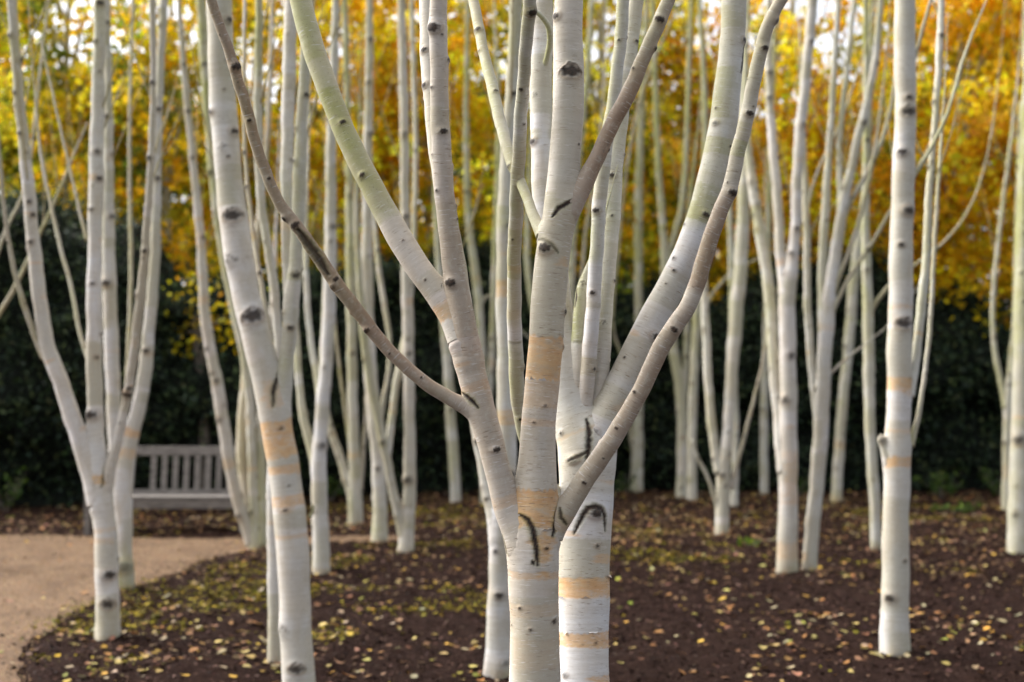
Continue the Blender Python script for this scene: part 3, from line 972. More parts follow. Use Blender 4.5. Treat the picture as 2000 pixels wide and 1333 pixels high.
# ------------------------------------------------------------------ the nearest birch, in focus in the middle of the picture
tree("nearest birch in sharp focus, forking low into a wide fan of limbs", [
    D("trunk", [(1046, 1500, 104), (1045, 1333, 99), (1043, 1220, 98), (1042, 1120, 98), (1044, 1070, 96), (1047, 1010, 86), (1048, 957, 79), (1049, 900, 73), (1051, 850, 70),
                (1057, 767, 68), (1065, 680, 68), (1071, 600, 67), (1075, 540, 67), (1082, 480, 68), (1092, 420, 66), (1099, 360, 62), (1106, 280, 61), (1110, 180, 60), (1110, 90, 59), (1110, 0, 58)],
      0.0, bu=1046, kn=[(1115, 146, 42, 'eye'), (1064, 487, 26, 'dot'), (1086, 36, 18), (1130, 285, 6), (1043, 825, 7), (1103, 610, 16), (1083, 1210, 17, 'eye'), (1015, 1182, 8), (998, 1218, 6), (1065, 792, 9, 'soft')],
      bd=[(655, 742, 0.85), (742, 800, 0.35), (818, 834, 0.35), (500, 522, 0.4, 0.0, 1.5), (950, 1030, 0.9), (1025, 1122, 0.9, -0.05, 0.85), (1112, 1128, 0.45), (1175, 1200, 0.22), (1240, 1300, 0.15)],
      cr=[([(1018, 1003), (1032, 1012), (1042, 1032), (1047, 1062), (1050, 1098)], 9), ([(1088, 978), (1084, 1005), (1081, 1030), (1078, 1044)], 9), ([(1078, 428), (1090, 412), (1106, 402), (1117, 393)], 7),
          ([(1040, 1090), (1044, 1098)], 6), ([(1052, 470), (1062, 472), (1075, 480), (1090, 498)], 5, 0.7), ([(1079, 0), (1080, 15), (1079, 30)], 4)],
      alg=[(0, 0.10), (380, 0.22), (430, 0.10), (1000, 0.08)], brown=[(0, 0.05), (640, 0.1), (800, 0.25), (1000, 0.15), (1333, 0.2)], kd=0.5, rb=0.0),
    D("stem", [(1044, 1158, 18), (1032, 1118, 46), (1016, 1055, 57), (994, 1003, 53), (974, 930, 51), (962, 880, 52), (948, 830, 54), (931, 765, 56), (917, 715, 57), (904, 660, 56)], 0.02,
      y0=-0.012, kn=[(970, 878, 15)], cr=[([(902, 768), (912, 775), (925, 786), (934, 797)], 7), ([(980, 1046), (980, 1075), (986, 1105), (991, 1128)], 5, 0.9)],
      bd=[(745, 765, 0.35), (968, 990, 0.35), (705, 716, 0.4, -1.2, 0.2)], alg=0.04, brown=[(600, 0.45), (800, 0.4), (1000, 0.32), (1080, 0.2), (1130, 0.05)], kd=0.5, rb=0.3, aside=1.5),
    D("stem", [(915, 700, 48), (905, 630, 47), (895, 575, 46), (884, 510, 44), (874, 430, 41), (864, 330, 38), (859, 220, 36), (857, 110, 36), (856, 0, 35)], -0.10, 1,
      kn=[(846, 56, 26, 'dot'), (866, 258, 16), (880, 552, 22, 'dot'), (877, 118, 14), (839, 303, 7), (853, 373, 8), (895, 402, 8), (893, 428, 7), (843, 172, 8)],
      alg=[(0, 0.18), (300, 0.10), (480, 0.02)], brown=[(0, 0.2), (300, 0.3), (560, 0.45), (700, 0.5)], kd=0.4, rb=0.1),
    D("stem", [(900, 665, 48), (888, 630, 50), (868, 590, 52), (838, 552, 52), (805, 508, 50), (775, 455, 49), (748, 405, 47), (715, 345, 45), (684, 280, 44), (655, 215, 44), (624, 130, 43), (602, 60, 43), (586, 0, 42)], 0.12, 1,
      kn=[(672, 245, 13), (711, 347, 13), (790, 475, 6), (833, 551, 5), (868, 560, 13, 'brow')], bd=[(592, 624, 0.6)], bb=[],
      alg=[(0, 0.75), (300, 0.85), (425, 0.62), (436, 0.06), (600, 0.03)], kd=0.25, rb=0.0, aside=-0.6),
    D("stem", [(916, 705, 36), (911, 640, 36), (897, 545, 36), (883, 470, 36), (868, 390, 36), (853, 280, 36), (843, 180, 35), (837, 90, 34), (834, 0, 33)], 0.30, 1,
      kn=[(829, 105, 14), (829, 172, 14), (914, 584, 10)], alg=[(0, 0.15), (500, 0.1)], kd=1.0, rb=0.3),
    D("branch", [(945, 812, 34), (917, 800, 31), (880, 779, 28), (830, 748, 27), (780, 705, 26), (730, 650, 26), (690, 596, 27), (650, 545, 27), (612, 487, 25), (578, 440, 24), (548, 400, 22), (525, 352, 22),
                 (503, 292, 22), (482, 215, 22), (458, 135, 21), (434, 62, 20), (412, 0, 20)], -0.22, 1,
      kn=[(462, 130, 19), (487, 235, 9), (525, 348, 8), (555, 428, 16), (576, 440, 17), (716, 645, 14), (655, 545, 12), (822, 737, 6), (760, 690, 6), (650, 560, 14, 'soft')],
      cr=[([(582, 450), (600, 474), (615, 493), (632, 522), (640, 535)], 13, 0.85)],
      alg=[(0, 0.12), (300, 0.30), (500, 0.25), (640, 0.05)], brown=[(0, 0.75), (200, 0.9), (400, 0.75), (600, 0.8), (720, 0.75), (800, 0.4)], kd=1.2, rb=0.0, sm=14),
    D("branch", [(1078, 1045, 42), (1100, 1005, 42), (1122, 968, 41), (1150, 926, 39), (1180, 882, 37), (1210, 837, 36), (1240, 785, 35), (1265, 735, 35), (1290, 682, 35), (1315, 640, 35), (1345, 598, 33), (1362, 555, 32),
                 (1375, 505, 32), (1392, 455, 32), (1410, 405, 31), (1428, 360, 30), (1440, 305, 29), (1452, 255, 28), (1464, 205, 28), (1476, 145, 27), (1490, 80, 26), (1508, 30, 25), (1526, 0, 24)], -0.16,
      kn=[(1494, 95, 14), (1464, 222, 15), (1431, 377, 18), (1317, 643, 15), (1240, 765, 9), (1205, 835, 8), (1142, 940, 10), (1180, 893, 5), (1518, 42, 16, 'soft'), (1447, 152, 6)],
      bb=[(276, 305, 0.75)], bd=[(1000, 1030, 0.3)],
      alg=[(0, 0.35), (200, 0.6), (270, 0.35), (330, 0.2), (400, 0.05)], brown=[(0, 0.35), (200, 0.1), (355, 0.08), (395, 0.65), (470, 0.75), (560, 0.7), (575, 0.12), (610, 0.45), (700, 0.65), (900, 0.5), (1000, 0.2)], kd=0.8, rb=0.1, sm=16,
      cr=[([(1096, 990), (1098, 1008), (1108, 1022)], 6, 0.9)]),
    D("branch", [(1082, 452, 44), (1102, 428, 44), (1118, 402, 39), (1138, 370, 35), (1156, 330, 32), (1176, 285, 31), (1200, 235, 31), (1222, 195, 31), (1240, 155, 30), (1258, 112, 28), (1276, 68, 28), (1296, 25, 27), (1306, 0, 26)], -0.12,
      kn=[(1288, 40, 18), (1283, 97, 14), (1193, 295, 9), (1237, 135, 8)], brown=[(0, 0.45), (100, 0.65), (200, 0.85), (330, 0.75), (400, 0.45), (440, 0.1)], alg=[(0, 0.5), (120, 0.35), (200, 0.05)], kd=0.6, rb=0.0),
    D("branch", [(1060, 462, 26), (1046, 432, 22), (1032, 396, 20), (1016, 352, 21), (1000, 320, 23), (987, 280, 23), (975, 228, 23), (961, 170, 23), (948, 115, 22), (936, 62, 21), (925, 0, 20)], 0.80,
      kn=[(934, 65, 14), (970, 185, 10), (937, 104, 7), (996, 330, 10)], alg=[(0, 0.7), (300, 0.8), (460, 0.5)], kd=0.8, rb=0.0),
], 'near', 3.9, seed=1, warm=0.62)

tree("thick white birch close behind the nearest one, with orange rings and an arched scar", [
    D("trunk", [(1141, 1500, 100), (1142, 1333, 97), (1140, 1220, 98), (1139, 1110, 102), (1141, 1030, 106), (1145, 960, 108), (1146, 900, 112), (1136, 850, 100), (1108, 790, 72), (1099, 700, 62), (1092, 600, 54), (1080, 500, 48), (1064, 400, 45), (1058, 300, 44), (1057, 150, 44), (1058, 0, 43)],
      0.10, bu=1140, kn=[(1163, 1003, 25, 'dot'), (1120, 900, 20, 'soft'), (1097, 847, 9), (1165, 1066, 9), (1043, 190, 13, 'brow'), (1040, 280, 16), (1164, 1253, 6), (1104, 1315, 12, 'soft')],
      bd=[(1126, 1168, 0.85), (1231, 1262, 0.8), (1318, 1345, 0.85, 0.0, 1.8), (1078, 1098, 0.55, 0.2, 1.7), (1036, 1050, 0.5, -1.6, -0.3), (938, 948, 0.4, 0.5, 1.6), (842, 850, 0.3)],
      cr=[([(1122, 1042), (1132, 1022), (1140, 1006), (1148, 994), (1162, 991), (1172, 995), (1179, 1010), (1181, 1036)], 8), ([(1145, 822), (1150, 845), (1150, 868), (1148, 890), (1146, 915)], 8), ([(1112, 903), (1122, 899), (1134, 893), (1144, 887)], 7, 0.9)],
      alg=[(0, 0.12), (600, 0.05), (840, 0.15), (1000, 0.05)], kd=0.35, rb=0.15),
    D("stem", [(1152, 900, 80), (1172, 845, 72), (1200, 782, 66), (1228, 722, 62), (1258, 660, 60), (1290, 600, 58), (1320, 542, 57), (1345, 490, 57), (1368, 430, 56), (1386, 370, 56), (1401, 305, 56), (1416, 220, 54), (1425, 140, 51), (1431, 60, 49), (1434, 0, 48)], 0.02,
      kn=[(1453, 82, 15), (1377, 424, 15), (1280, 660, 20), (1398, 215, 6), (1396, 245, 12, 'soft'), (1425, 290, 6), (1336, 440, 7), (1315, 507, 8), (1300, 557, 5), (1219, 700, 6), (1163, 843, 14, 'soft')],
      cr=[([(1463, 92), (1456, 120), (1447, 145)], 7)],
      bd=[(655, 668, 0.4, -1.6, -0.2), (772, 800, 0.3, 0.3, 1.6)], alg=[(0, 0.42), (200, 0.55), (430, 0.65), (462, 0.1), (700, 0.04)], kd=0.3, rb=0.1, aside=-1.1),
    D("stem", [(1142, 870, 30), (1142, 800, 30), (1149, 720, 30), (1155, 650, 30), (1160, 570, 29), (1165, 500, 28), (1168, 440, 27), (1173, 370, 27), (1185, 280, 26), (1198, 200, 26), (1210, 100, 25), (1218, 0, 24)], -0.12,
      kn=[(1164, 411, 14), (1157, 571, 11), (1209, 80, 7), (1160, 720, 8)], bd=[(512, 524, 0.0)], alg=[(0, 0.55), (300, 0.5), (400, 0.25), (420, 0.6), (505, 0.55), (520, 0.08), (800, 0.02)], brown=[(600, 0.0), (700, 0.14), (800, 0.08)], kd=0.8, rb=0.2),
    D("stem", [(1160, 868, 34), (1168, 800, 33), (1174, 720, 32), (1180, 640, 31), (1184, 560, 31), (1190, 490, 33), (1194, 440, 35), (1199, 340, 34), (1210, 240, 32), (1224, 140, 31), (1236, 60, 30), (1242, 0, 30)], 0.10,
      kn=[(1196, 347, 13), (1219, 304, 8), (1243, 85, 10), (1178, 635, 17, 'brow'), (1195, 425, 6), (1200, 550, 8)], alg=[(0, 0.42), (400, 0.65), (500, 0.3), (545, 0.45), (640, 0.3), (690, 0.02)], kd=0.8, rb=0.2),
    D("stem", [(1128, 860, 34), (1129, 780, 32), (1131, 700, 30), (1133, 640, 29), (1134, 590, 28), (1137, 552, 25), (1146, 528, 10)], -0.04, noext=True,
      kn=[(1138, 556, 18, 'brow')], cr=[([(1124, 560), (1126, 580), (1123, 600)], 4), ([(1120, 668), (1132, 669), (1144, 668)], 4, 0.4)], alg=[(540, 0.8), (665, 0.72), (672, 0.15), (780, 0.02)], kd=0.6, rb=0.0),
    D("stem", [(1094, 985, 30), (1060, 930, 30), (1030, 868, 29), (1015, 810, 29), (1009, 740, 29), (1006, 660, 29), (1004, 560, 28), (1005, 480, 28), (1009, 390, 27), (1013, 310, 26), (1019, 200, 26), (1027, 100, 26), (1035, 0, 26)], -0.50,
      kn=[(1040, 20, 19), (1018, 170, 10), (1017, 355, 16), (1001, 463, 6), (1024, 238, 6), (1016, 812, 10), (1027, 716, 12, 'soft')], cr=[([(993, 664), (1006, 665), (1018, 664)], 4, 0.35)],
      bd=[(515, 532, 0.3), (600, 622, 0.22)], alg=[(0, 0.45), (280, 0.35), (400, 0.55), (620, 0.5), (640, 0.02), (662, 0.05), (668, 0.6), (800, 0.5)], brown=[(280, 0.0), (300, 0.22), (345, 0.22), (360, 0.0), (420, 0.15), (600, 0.2), (640, 0.0)], kd=0.7, rb=0.1),
    D("twig", [(1058, 152, 9), (1074, 88, 12), (1072, 55, 12), (1060, 34, 11), (1046, 22, 9)], -0.6, 0, noext=True, alg=0.8, kd=0.0, rb=0.0, sm=8),
], 'near', 4.42, seed=2, warm=0.12)

# ------------------------------------------------------------------ second row
tree("tall birch slanting left, a broad tan ring just below its narrow side stem", [
    D("trunk", [(584, 1360, 62), (582, 1310, 61), (577, 1210, 61), (573, 1110, 61), (570, 1040, 63), (562, 975, 65), (555, 920, 61), (544, 855, 60), (533, 790, 60), (518, 730, 58), (501, 660, 56), (484, 590, 55), (467, 505, 57), (455, 420, 55), (446, 330, 53), (437, 230, 52), (432, 130, 50), (429, 50, 49), (428, 0, 49)], 0.0,
      kn=[(413, 222, 11), (447, 43, 13), (458, 260, 14), (435, 292, 14, 'brow'), (455, 425, 32, 'eye'), (447, 512, 28, 'brow'), (495, 620, 36, 'eye'), (550, 1228, 26, 'brow'), (578, 1302, 26, 'eye'), (557, 994, 6), (438, 180, 5)],
      bd=[(820, 892, 0.85), (906, 926, 0.7), (967, 990, 0.7), (990, 1004, 0.3, -1, 0.6), (1040, 1052, 0.4), (745, 800, 0.4, -0.6, 1.4)],
      cr=[([(544, 722), (540, 745), (534, 765), (534, 795)], 7)], alg=[(0, 0.25), (400, 0.15), (800, 0.05), (1333, 0.06)], kd=0.3, rb=0.1, aside=1.2),
    D("stem", [(548, 810, 34), (553, 770, 32), (560, 710, 29), (565, 650, 29), (570, 590, 31), (577, 525, 27), (581, 450, 25), (585, 350, 25), (588, 270, 24), (592, 190, 22), (598, 90, 20), (603, 0, 19)], -0.05,
      kn=[(575, 315, 10), (577, 538, 16, 'eye'), (598, 187, 10), (566, 252, 8), (567, 640, 10)], alg=[(0, 0.5), (400, 0.45), (700, 0.4), (790, 0.2)], kd=0.6),
    D("stem", [(568, 610, 20), (563, 560, 21), (560, 450, 22), (560, 330, 24), (563, 200, 26), (566, 90, 26), (568, 0, 26)], 0.15, 1, kn=[(570, 315, 8)], alg=[(0, 0.2), (500, 0.3)], kd=0.6),
    D("branch", [(545, 735, 16), (530, 672, 13), (518, 600, 13), (506, 528, 13), (495, 455, 12), (482, 350, 11), (476, 230, 10), (477, 100, 10), (478, 0, 9)], 0.25, 0, kn=[(476, 300, 8), (481, 367, 8), (507, 535, 8)], alg=[(0, 0.3), (600, 0.4)], brown=[(0, 0.2), (230, 0.6), (500, 0.45), (700, 0.2)], kd=0.8),
    D("twig", [(604, 1012, 9), (610, 1000, 8), (612, 988, 7)], 0, 0, noext=True, alg=0.6, kd=0, rb=0),
], 'mid', 7.5, seed=3)

tree("slim white birch half hidden behind the tall birch with the broad tan ring", [
    D("trunk", [(537, 1296, 27), (536, 1200, 26), (535, 1100, 25), (533, 1000, 25), (534, 900, 22), (540, 800, 20), (545, 720, 19), (543, 650, 17), (536, 570, 17), (526, 495, 17), (513, 425, 17), (506, 330, 17), (504, 230, 17), (505, 110, 16), (506, 0, 14)], 0.0),
], 'mid', seed=4)

tree("straight single-stemmed birch with a cut stub beside a tan ring, below eye height", [
    D("trunk", [(1748, 1292, 56), (1748, 1200, 54), (1749, 1100, 52), (1750, 1000, 50), (1752, 920, 51), (1754, 860, 50), (1755, 800, 47), (1756, 740, 46), (1757, 680, 47), (1759, 600, 47), (1760, 500, 45), (1762, 420, 44), (1764, 350, 43), (1768, 260, 41), (1768, 160, 41), (1767, 60, 41), (1767, 0, 40)], 0.0,
      kn=[(1776, 222, 26, 'eye'), (1775, 195, 11), (1762, 300, 14), (1774, 414, 17), (1761, 480, 10), (1767, 633, 28, 'eye'), (1738, 1165, 15), (1767, 1093, 7), (1783, 742, 14, 'brow')],
      bd=[(735, 766, 0.75), (597, 606, 0.5), (892, 914, 0.85), (838, 846, 0.4), (766, 776, 0.5, 0.5, 1.5)], cr=[([(1727, 862), (1731, 878), (1736, 895)], 5, 0.7)], alg=[(0, 0.25), (400, 0.12), (900, 0.06), (1290, 0.12)], kd=0.4, rb=0.1),
    D("stub", [(1738, 915, 22), (1731, 888, 20), (1725, 868, 17), (1722, 855, 15)], -0.05, noext=True, kn=[(1722, 858, 10, 'soft')], kd=0, rb=0),
    D("branch", [(1778, 872, 18), (1786, 842, 14), (1794, 817, 13), (1801, 767, 12), (1808, 717, 12), (1814, 667, 12), (1819, 600, 12), (1824, 500, 12), (1830, 400, 11), (1837, 300, 10), (1842, 220, 8)], 0.25, noext=True, alg=0.5),
    D("stem", [(1777, 775, 18), (1787, 715, 17), (1793, 667, 17), (1798, 610, 18), (1809, 510, 16), (1813, 400, 15), (1821, 300, 13), (1829, 200, 13), (1835, 100, 14), (1839, 0, 13)], 0.2, alg=[(0, 0.5), (600, 0.5), (760, 0.3)]),
    D("branch", [(1776, 352, 16), (1790, 338, 11), (1810, 305, 11), (1838, 252, 10), (1860, 195, 9), (1875, 135, 9), (1892, 85, 8), (1910, 40, 7)], 0.3, noext=True, alg=0.7, brown=0.15),
    D("branch", [(1780, 130, 12), (1788, 112, 10), (1800, 65, 9), (1812, 20, 8)], 0.3, alg=0.6),
], 'mid', seed=5)

tree("birch with a blue-white base directly left of the nearest trunk, half hidden behind it", [
    D("trunk", [(971, 1312, 50), (975, 1210, 46), (976, 1110, 44), (978, 1040, 43), (984, 970, 42), (990, 905, 40), (989, 800, 37), (988, 700, 35), (986, 600, 34), (986, 500, 34), (987, 420, 33), (992, 300, 29), (1002, 150, 26), (1008, 0, 25)], 0.0,
      kn=[(975, 1160, 14, 'dot'), (986, 1290, 12, 'soft'), (996, 925, 14), (1003, 185, 9), (990, 445, 16, 'brow')], bd=[(798, 832, 0.6), (545, 582, 0.7)], alg=[(0, 0.55), (440, 0.5), (460, 0.12), (545, 0.3), (880, 0.25), (1000, 0.08)], kd=0.5),
    D("stem", [(975, 1050, 34), (960, 985, 30), (947, 920, 27), (934, 850, 25), (924, 780, 23), (905, 640, 21), (891, 520, 20), (875, 400, 19), (863, 280, 18), (857, 150, 17), (856, 0, 16)], 0.12),
], 'mid', seed=6)

# ------------------------------------------------------------------ left-hand group
tree("birch at the edge of the gravel path, splitting low into several white stems", [
    D("trunk", [(210, 1247, 47), (210, 1170, 45), (208, 1100, 44), (206, 1040, 44), (200, 985, 44), (191, 935, 42), (189, 890, 36), (187, 830, 31), (185, 760, 31), (184, 670, 31), (184, 580, 29), (185, 500, 27), (188, 350, 29), (191, 200, 26), (194, 80, 23), (195, 0, 21)], 0.0,
      kn=[(213, 1120, 18, 'dot'), (210, 1178, 24, 'eye'), (178, 810, 18), (190, 298, 10), (193, 350, 10), (178, 410, 8), (186, 83, 8), (195, 8, 12), (180, 555, 8)], bd=[(925, 945, 0.85, -1.0, 1.0), (1030, 1040, 0.4)],
      cr=[([(172, 905), (178, 930), (184, 955)], 5, 0.8), ([(204, 905), (202, 930), (198, 950)], 5, 0.8)], alg=[(0, 0.5), (300, 0.3), (600, 0.05), (800, 0.15), (950, 0.12), (1170, 0.1), (1200, 0.35)], kd=0.5),
    D("stem", [(192, 985, 40), (178, 930, 36), (165, 890, 33), (150, 845, 33), (138, 805, 34), (120, 750, 31), (104, 710, 30), (90, 672, 30), (81, 610, 28), (70, 520, 27), (62, 440, 25), (54, 350, 24), (46, 270, 22), (38, 200, 20), (31, 110, 19), (25, 40, 18), (22, 0, 18)], -0.08,
      kn=[(60, 473, 9), (64, 420, 9), (38, 262, 10), (28, 182, 8), (42, 118, 12), (18, 70, 10), (57, 395, 8)], alg=[(0, 0.45), (200, 0.4), (330, 0.1), (700, 0.02)], kd=0.5),
    D("branch", [(88, 700, 18), (72, 672, 14), (58, 630, 14), (45, 590, 14), (31, 545, 13), (20, 490, 12), (10, 425, 11), (4, 370, 11), (0, 310, 10), (-6, 240, 9)], -0.2, 1, noext=True, alg=0.5),
    D("stem", [(206, 970, 24), (213, 925, 21), (222, 890, 20), (232, 850, 19), (241, 812, 18), (250, 767, 17), (258, 717, 18), (265, 660, 18), (272, 600, 18), (280, 530, 17), (286, 450, 15), (292, 370, 14), (296, 290, 13), (299, 190, 12), (299, 90, 12), (297, 0, 13)], -0.12,
      kn=[(249, 770, 14), (252, 757, 9), (297, 162, 9), (291, 308, 10), (282, 490, 8)], alg=[(0, 0.4), (400, 0.2), (800, 0.1)], brown=[(300, 0.1), (420, 0.2), (620, 0.3), (700, 0.3), (850, 0.05)], kd=0.6),
    D("branch", [(190, 742, 16), (178, 716, 12), (163, 680, 11), (150, 625, 11), (140, 560, 11), (123, 505, 11), (108, 440, 10), (95, 380, 9), (82, 320, 8), (74, 250, 7), (68, 180, 6)], 0.2, noext=True, alg=0.5, brown=0.3),
    D("twig", [(170, 470, 9), (158, 425, 8), (140, 345, 8), (120, 260, 7), (100, 170, 7), (80, 80, 6)], 0.2, noext=True, alg=0.5, brown=0.4),
], 'mid', seed=7)

tree("birch tucked just behind the path-edge birch, with a mossy foot", [
    D("trunk", [(243, 1146, 38), (242, 1080, 33), (240, 1010, 36), (240, 950, 38), (245, 892, 37), (258, 842, 30), (270, 800, 28), (280, 755, 27), (288, 680, 24), (295, 600, 22), (303, 500, 20), (306, 350, 18), (310, 200, 16), (317, 60, 16), (321, 0, 16)], 0.0,
      kn=[(242, 1105, 22, 'soft'), (285, 685, 10), (308, 350, 9), (310, 215, 9), (311, 50, 8)], bd=[(836, 854, 0.7), (872, 892, 0.5)], alg=[(0, 0.35), (500, 0.25), (800, 0.05), (1050, 0.1), (1100, 0.5), (1146, 0.7)], kd=0.5),
    D("stem", [(232, 985, 26), (226, 900, 26), (223, 830, 26), (221, 760, 28), (218, 690, 28), (215, 600, 27), (212, 500, 26), (211, 420, 24), (212, 350, 20), (212, 200, 16), (210, 100, 14), (208, 0, 13)], -0.05,
      kn=[(207, 553, 15), (218, 424, 10), (209, 228, 10), (210, 45, 8), (219, 302, 7)], alg=[(0, 0.5), (300, 0.4), (600, 0.15), (800, 0.05)], kd=0.5),
    D("branch", [(243, 900, 14), (246, 800, 12), (250, 700, 12), (254, 600, 11), (256, 500, 12), (254, 420, 11), (253, 300, 10), (254, 180, 9), (257, 80, 8), (260, 0, 8)], 0.15, alg=0.6),
], 'mid', seed=8)

tree("birch beside the bench, one bare stem leaning in front of the seat", [
    D("trunk", [(500, 1072, 26), (498, 1030, 20), (495, 960, 18), (491, 880, 17), (490, 810, 17), (484, 745, 17), (472, 670, 17), (455, 600, 17), (440, 520, 16), (427, 450, 16), (412, 310, 15), (400, 140, 17), (393, 0, 20)], 0.05, kn=[(397, 128, 9), (410, 338, 11)]),
    D("stem", [(490, 1066, 20), (476, 1015, 22), (461, 970, 23), (448, 905, 23), (438, 840, 24), (427, 767, 24), (416, 705, 22), (405, 660, 22), (398, 580, 20), (394, 500, 18), (388, 420, 16), (380, 350, 15), (373, 270, 14), (365, 200, 14), (358, 120, 12), (352, 40, 9), (350, 0, 9)], -0.10,
      bd=[(895, 915, 0.4)], alg=[(0, 0.4), (400, 0.3), (700, 0.05)], kd=0.8),
    D("stem", [(510, 1068, 24), (512, 1000, 20), (511, 930, 18), (509, 840, 17), (512, 760, 16), (520, 690, 15), (532, 610, 14), (536, 520, 13)], 0.1, noext=True, alg=[(700, 0.1), (950, 0.6), (1060, 0.5)]),
    D("stem", [(496, 1050, 18), (478, 960, 18), (470, 880, 19), (474, 800, 18), (481, 717, 17), (490, 620, 15), (500, 480, 13), (520, 300, 11), (530, 100, 9), (532, 0, 8)], 0.2, brown=0.45, alg=0.3),
], 'far', seed=9)

tree("mid-distance birch just right of the tall slanting birch, a bent side stem joining low", [
    D("trunk", [(628, 1119, 34), (627, 1060, 32), (625, 1000, 31), (622, 930, 31), (624, 870, 27), (630, 792, 26), (637, 717, 25), (641, 650, 24), (643, 590, 26), (645, 500, 23), (646, 430, 21), (647, 250, 19), (653, 110, 17), (656, 0, 14)], 0.0,
      kn=[(628, 870, 12), (650, 442, 10), (640, 235, 8), (660, 60, 8)], alg=[(0, 0.45), (400, 0.35), (600, 0.12), (1000, 0.1), (1119, 0.3)]),
    D("stem", [(620, 920, 20), (610, 882, 18), (598, 842, 17), (588, 792, 15), (583, 730, 14), (579, 667, 13), (576, 600, 12), (574, 500, 11), (580, 380, 10)], 0.15, noext=True, alg=[(500, 0.4), (880, 0.4)]),
    D("stem", [(628, 800, 16), (622, 760, 14), (616, 717, 13), (606, 667, 12), (600, 590, 11), (597, 525, 11), (596, 440, 10), (600, 330, 9)], 0.3, noext=True, alg=0.4),
], 'far', seed=10)

tree("V-shaped birch between two straighter ones in the middle distance, narrow orange mark at its fork", [
    D("trunk", [(694, 1024, 29), (694, 985, 28), (693, 930, 24), (691, 867, 21), (688, 767, 20), (687, 667, 19), (685, 560, 19), (684, 450, 18), (682, 350, 15), (679, 230, 13), (676, 100, 12), (673, 0, 11)], 0.0, bd=[(885, 898, 0.6)], kn=[(688, 690, 8), (682, 385, 8)]),
    D("stem", [(690, 975, 20), (677, 935, 17), (664, 892, 16), (646, 842, 15), (634, 800, 13), (628, 745, 12), (630, 660, 11)], 0.1, noext=True),
    D("branch", [(702, 960, 16), (706, 920, 13), (709, 885, 12), (713, 842, 11), (716, 790, 10), (719, 700, 9)], 0.1, noext=True, alg=0.3),
    D("branch", [(684, 870, 9), (677, 827, 8), (666, 745, 8), (657, 667, 8), (648, 560, 7), (642, 450, 6)], 0.1, noext=True, brown=0.5),
], 'far', seed=11)

tree("pale mid-distance birch with a greenish foot, crossed by its neighbour's slanting stem", [
    D("trunk", [(742, 1057, 32), (742, 1010, 28), (741, 960, 27), (738, 892, 26), (731, 820, 26), (726, 767, 26), (722, 700, 25), (719, 640, 24), (717, 500, 22), (718, 400, 20), (718, 300, 19), (721, 150, 16), (722, 0, 13)], 0.0, kn=[(737, 915, 9), (722, 265, 10), (720, 165, 9), (724, 80, 9)], alg=[(0, 0.5), (400, 0.3), (700, 0.15), (900, 0.2), (1057, 0.55)]),
    D("branch", [(737, 840, 16), (748, 790, 13), (757, 740, 12), (764, 690, 12), (758, 640, 13), (750, 590, 14), (742, 545, 15), (735, 480, 13), (728, 380, 10)], 0.25, noext=True, brown=0.2, alg=0.4),
], 'far', seed=12)

tree("straight birch with a slanting stem crossing low on its left, mid-distance", [
    D("trunk", [(792, 1079, 32), (796, 1030, 27), (800, 970, 25), (801, 917, 25), (800, 870, 23), (799, 800, 22), (798, 700, 22), (796, 600, 23), (793, 500, 20), (791, 420, 18), (790, 250, 18), (787, 130, 17), (784, 0, 16)], 0.0, kn=[(797, 937, 14), (799, 690, 9), (792, 425, 10), (790, 265, 9), (794, 75, 8)], alg=[(0, 0.45), (400, 0.35), (600, 0.1), (1079, 0.25)]),
    D("stem", [(788, 1050, 20), (779, 1012, 17), (769, 967, 17), (759, 917, 17), (748, 862, 18), (736, 805, 19), (724, 750, 19), (714, 680, 17), (707, 610, 16), (701, 520, 13), (696, 420, 11), (700, 300, 9)], -0.12, noext=True),
    D("stem", [(756, 890, 15), (762, 850, 14), (768, 790, 14), (776, 735, 14), (788, 680, 13), (800, 600, 12), (806, 500, 11), (810, 400, 10), (812, 280, 10), (808, 150, 10), (805, 50, 10), (804, 0, 9)], 0.2, 1, alg=0.4),
], 'far', seed=13)

tree("thin lone birch in front of the dark hedge just left of the nearest tree", [
    D("trunk", [(890, 985, 21), (889, 940, 21), (886, 890, 22), (880, 817, 20), (875, 717, 19), (869, 650, 17), (862, 590, 16), (856, 500, 13), (852, 400, 12), (850, 300, 11), (848, 180, 10), (850, 0, 9)], 0.0, kn=[(880, 800, 7)]),
], 'far', seed=14)

tree("slender far birch partly seen between the limbs of the nearest tree, olive toned", [
    D("trunk", [(948, 985, 22), (947, 900, 20), (943, 760, 18), (938, 640, 17), (931, 550, 16), (922, 490, 15), (914, 420, 14), (911, 320, 12), (910, 200, 10), (912, 100, 9), (914, 0, 8)], 0.0, kn=[(911, 375, 7)]),
    D("stem", [(946, 840, 14), (958, 740, 13), (964, 600, 12), (966, 500, 12), (971, 380, 11), (974, 290, 11), (972, 180, 10), (968, 80, 8)], 0.1, noext=True),
    D("branch", [(936, 600, 10), (950, 560, 8), (966, 580, 7)], 0.1, noext=True, brown=0.3),
], 'far', seed=15)

tree("far pale birch showing only as a sliver behind the upper part of the nearest trunk", [
    D("trunk", [(1112, 975, 22), (1112, 850, 20), (1113, 700, 18), (1115, 600, 17), (1116, 500, 16), (1128, 330, 14), (1142, 200, 12), (1150, 100, 11), (1156, 0, 10)], 0.0),
    D("stem", [(1110, 900, 14), (1070, 700, 12), (1040, 600, 12), (1030, 520, 12), (1030, 440, 11), (1034, 320, 10)], 0.1, noext=True),
    D("branch", [(1118, 700, 10), (1135, 560, 9), (1145, 440, 8), (1166, 330, 8), (1178, 200, 7), (1182, 60, 6)], 0.1, noext=True, alg=0.5),
], 'far', seed=16)

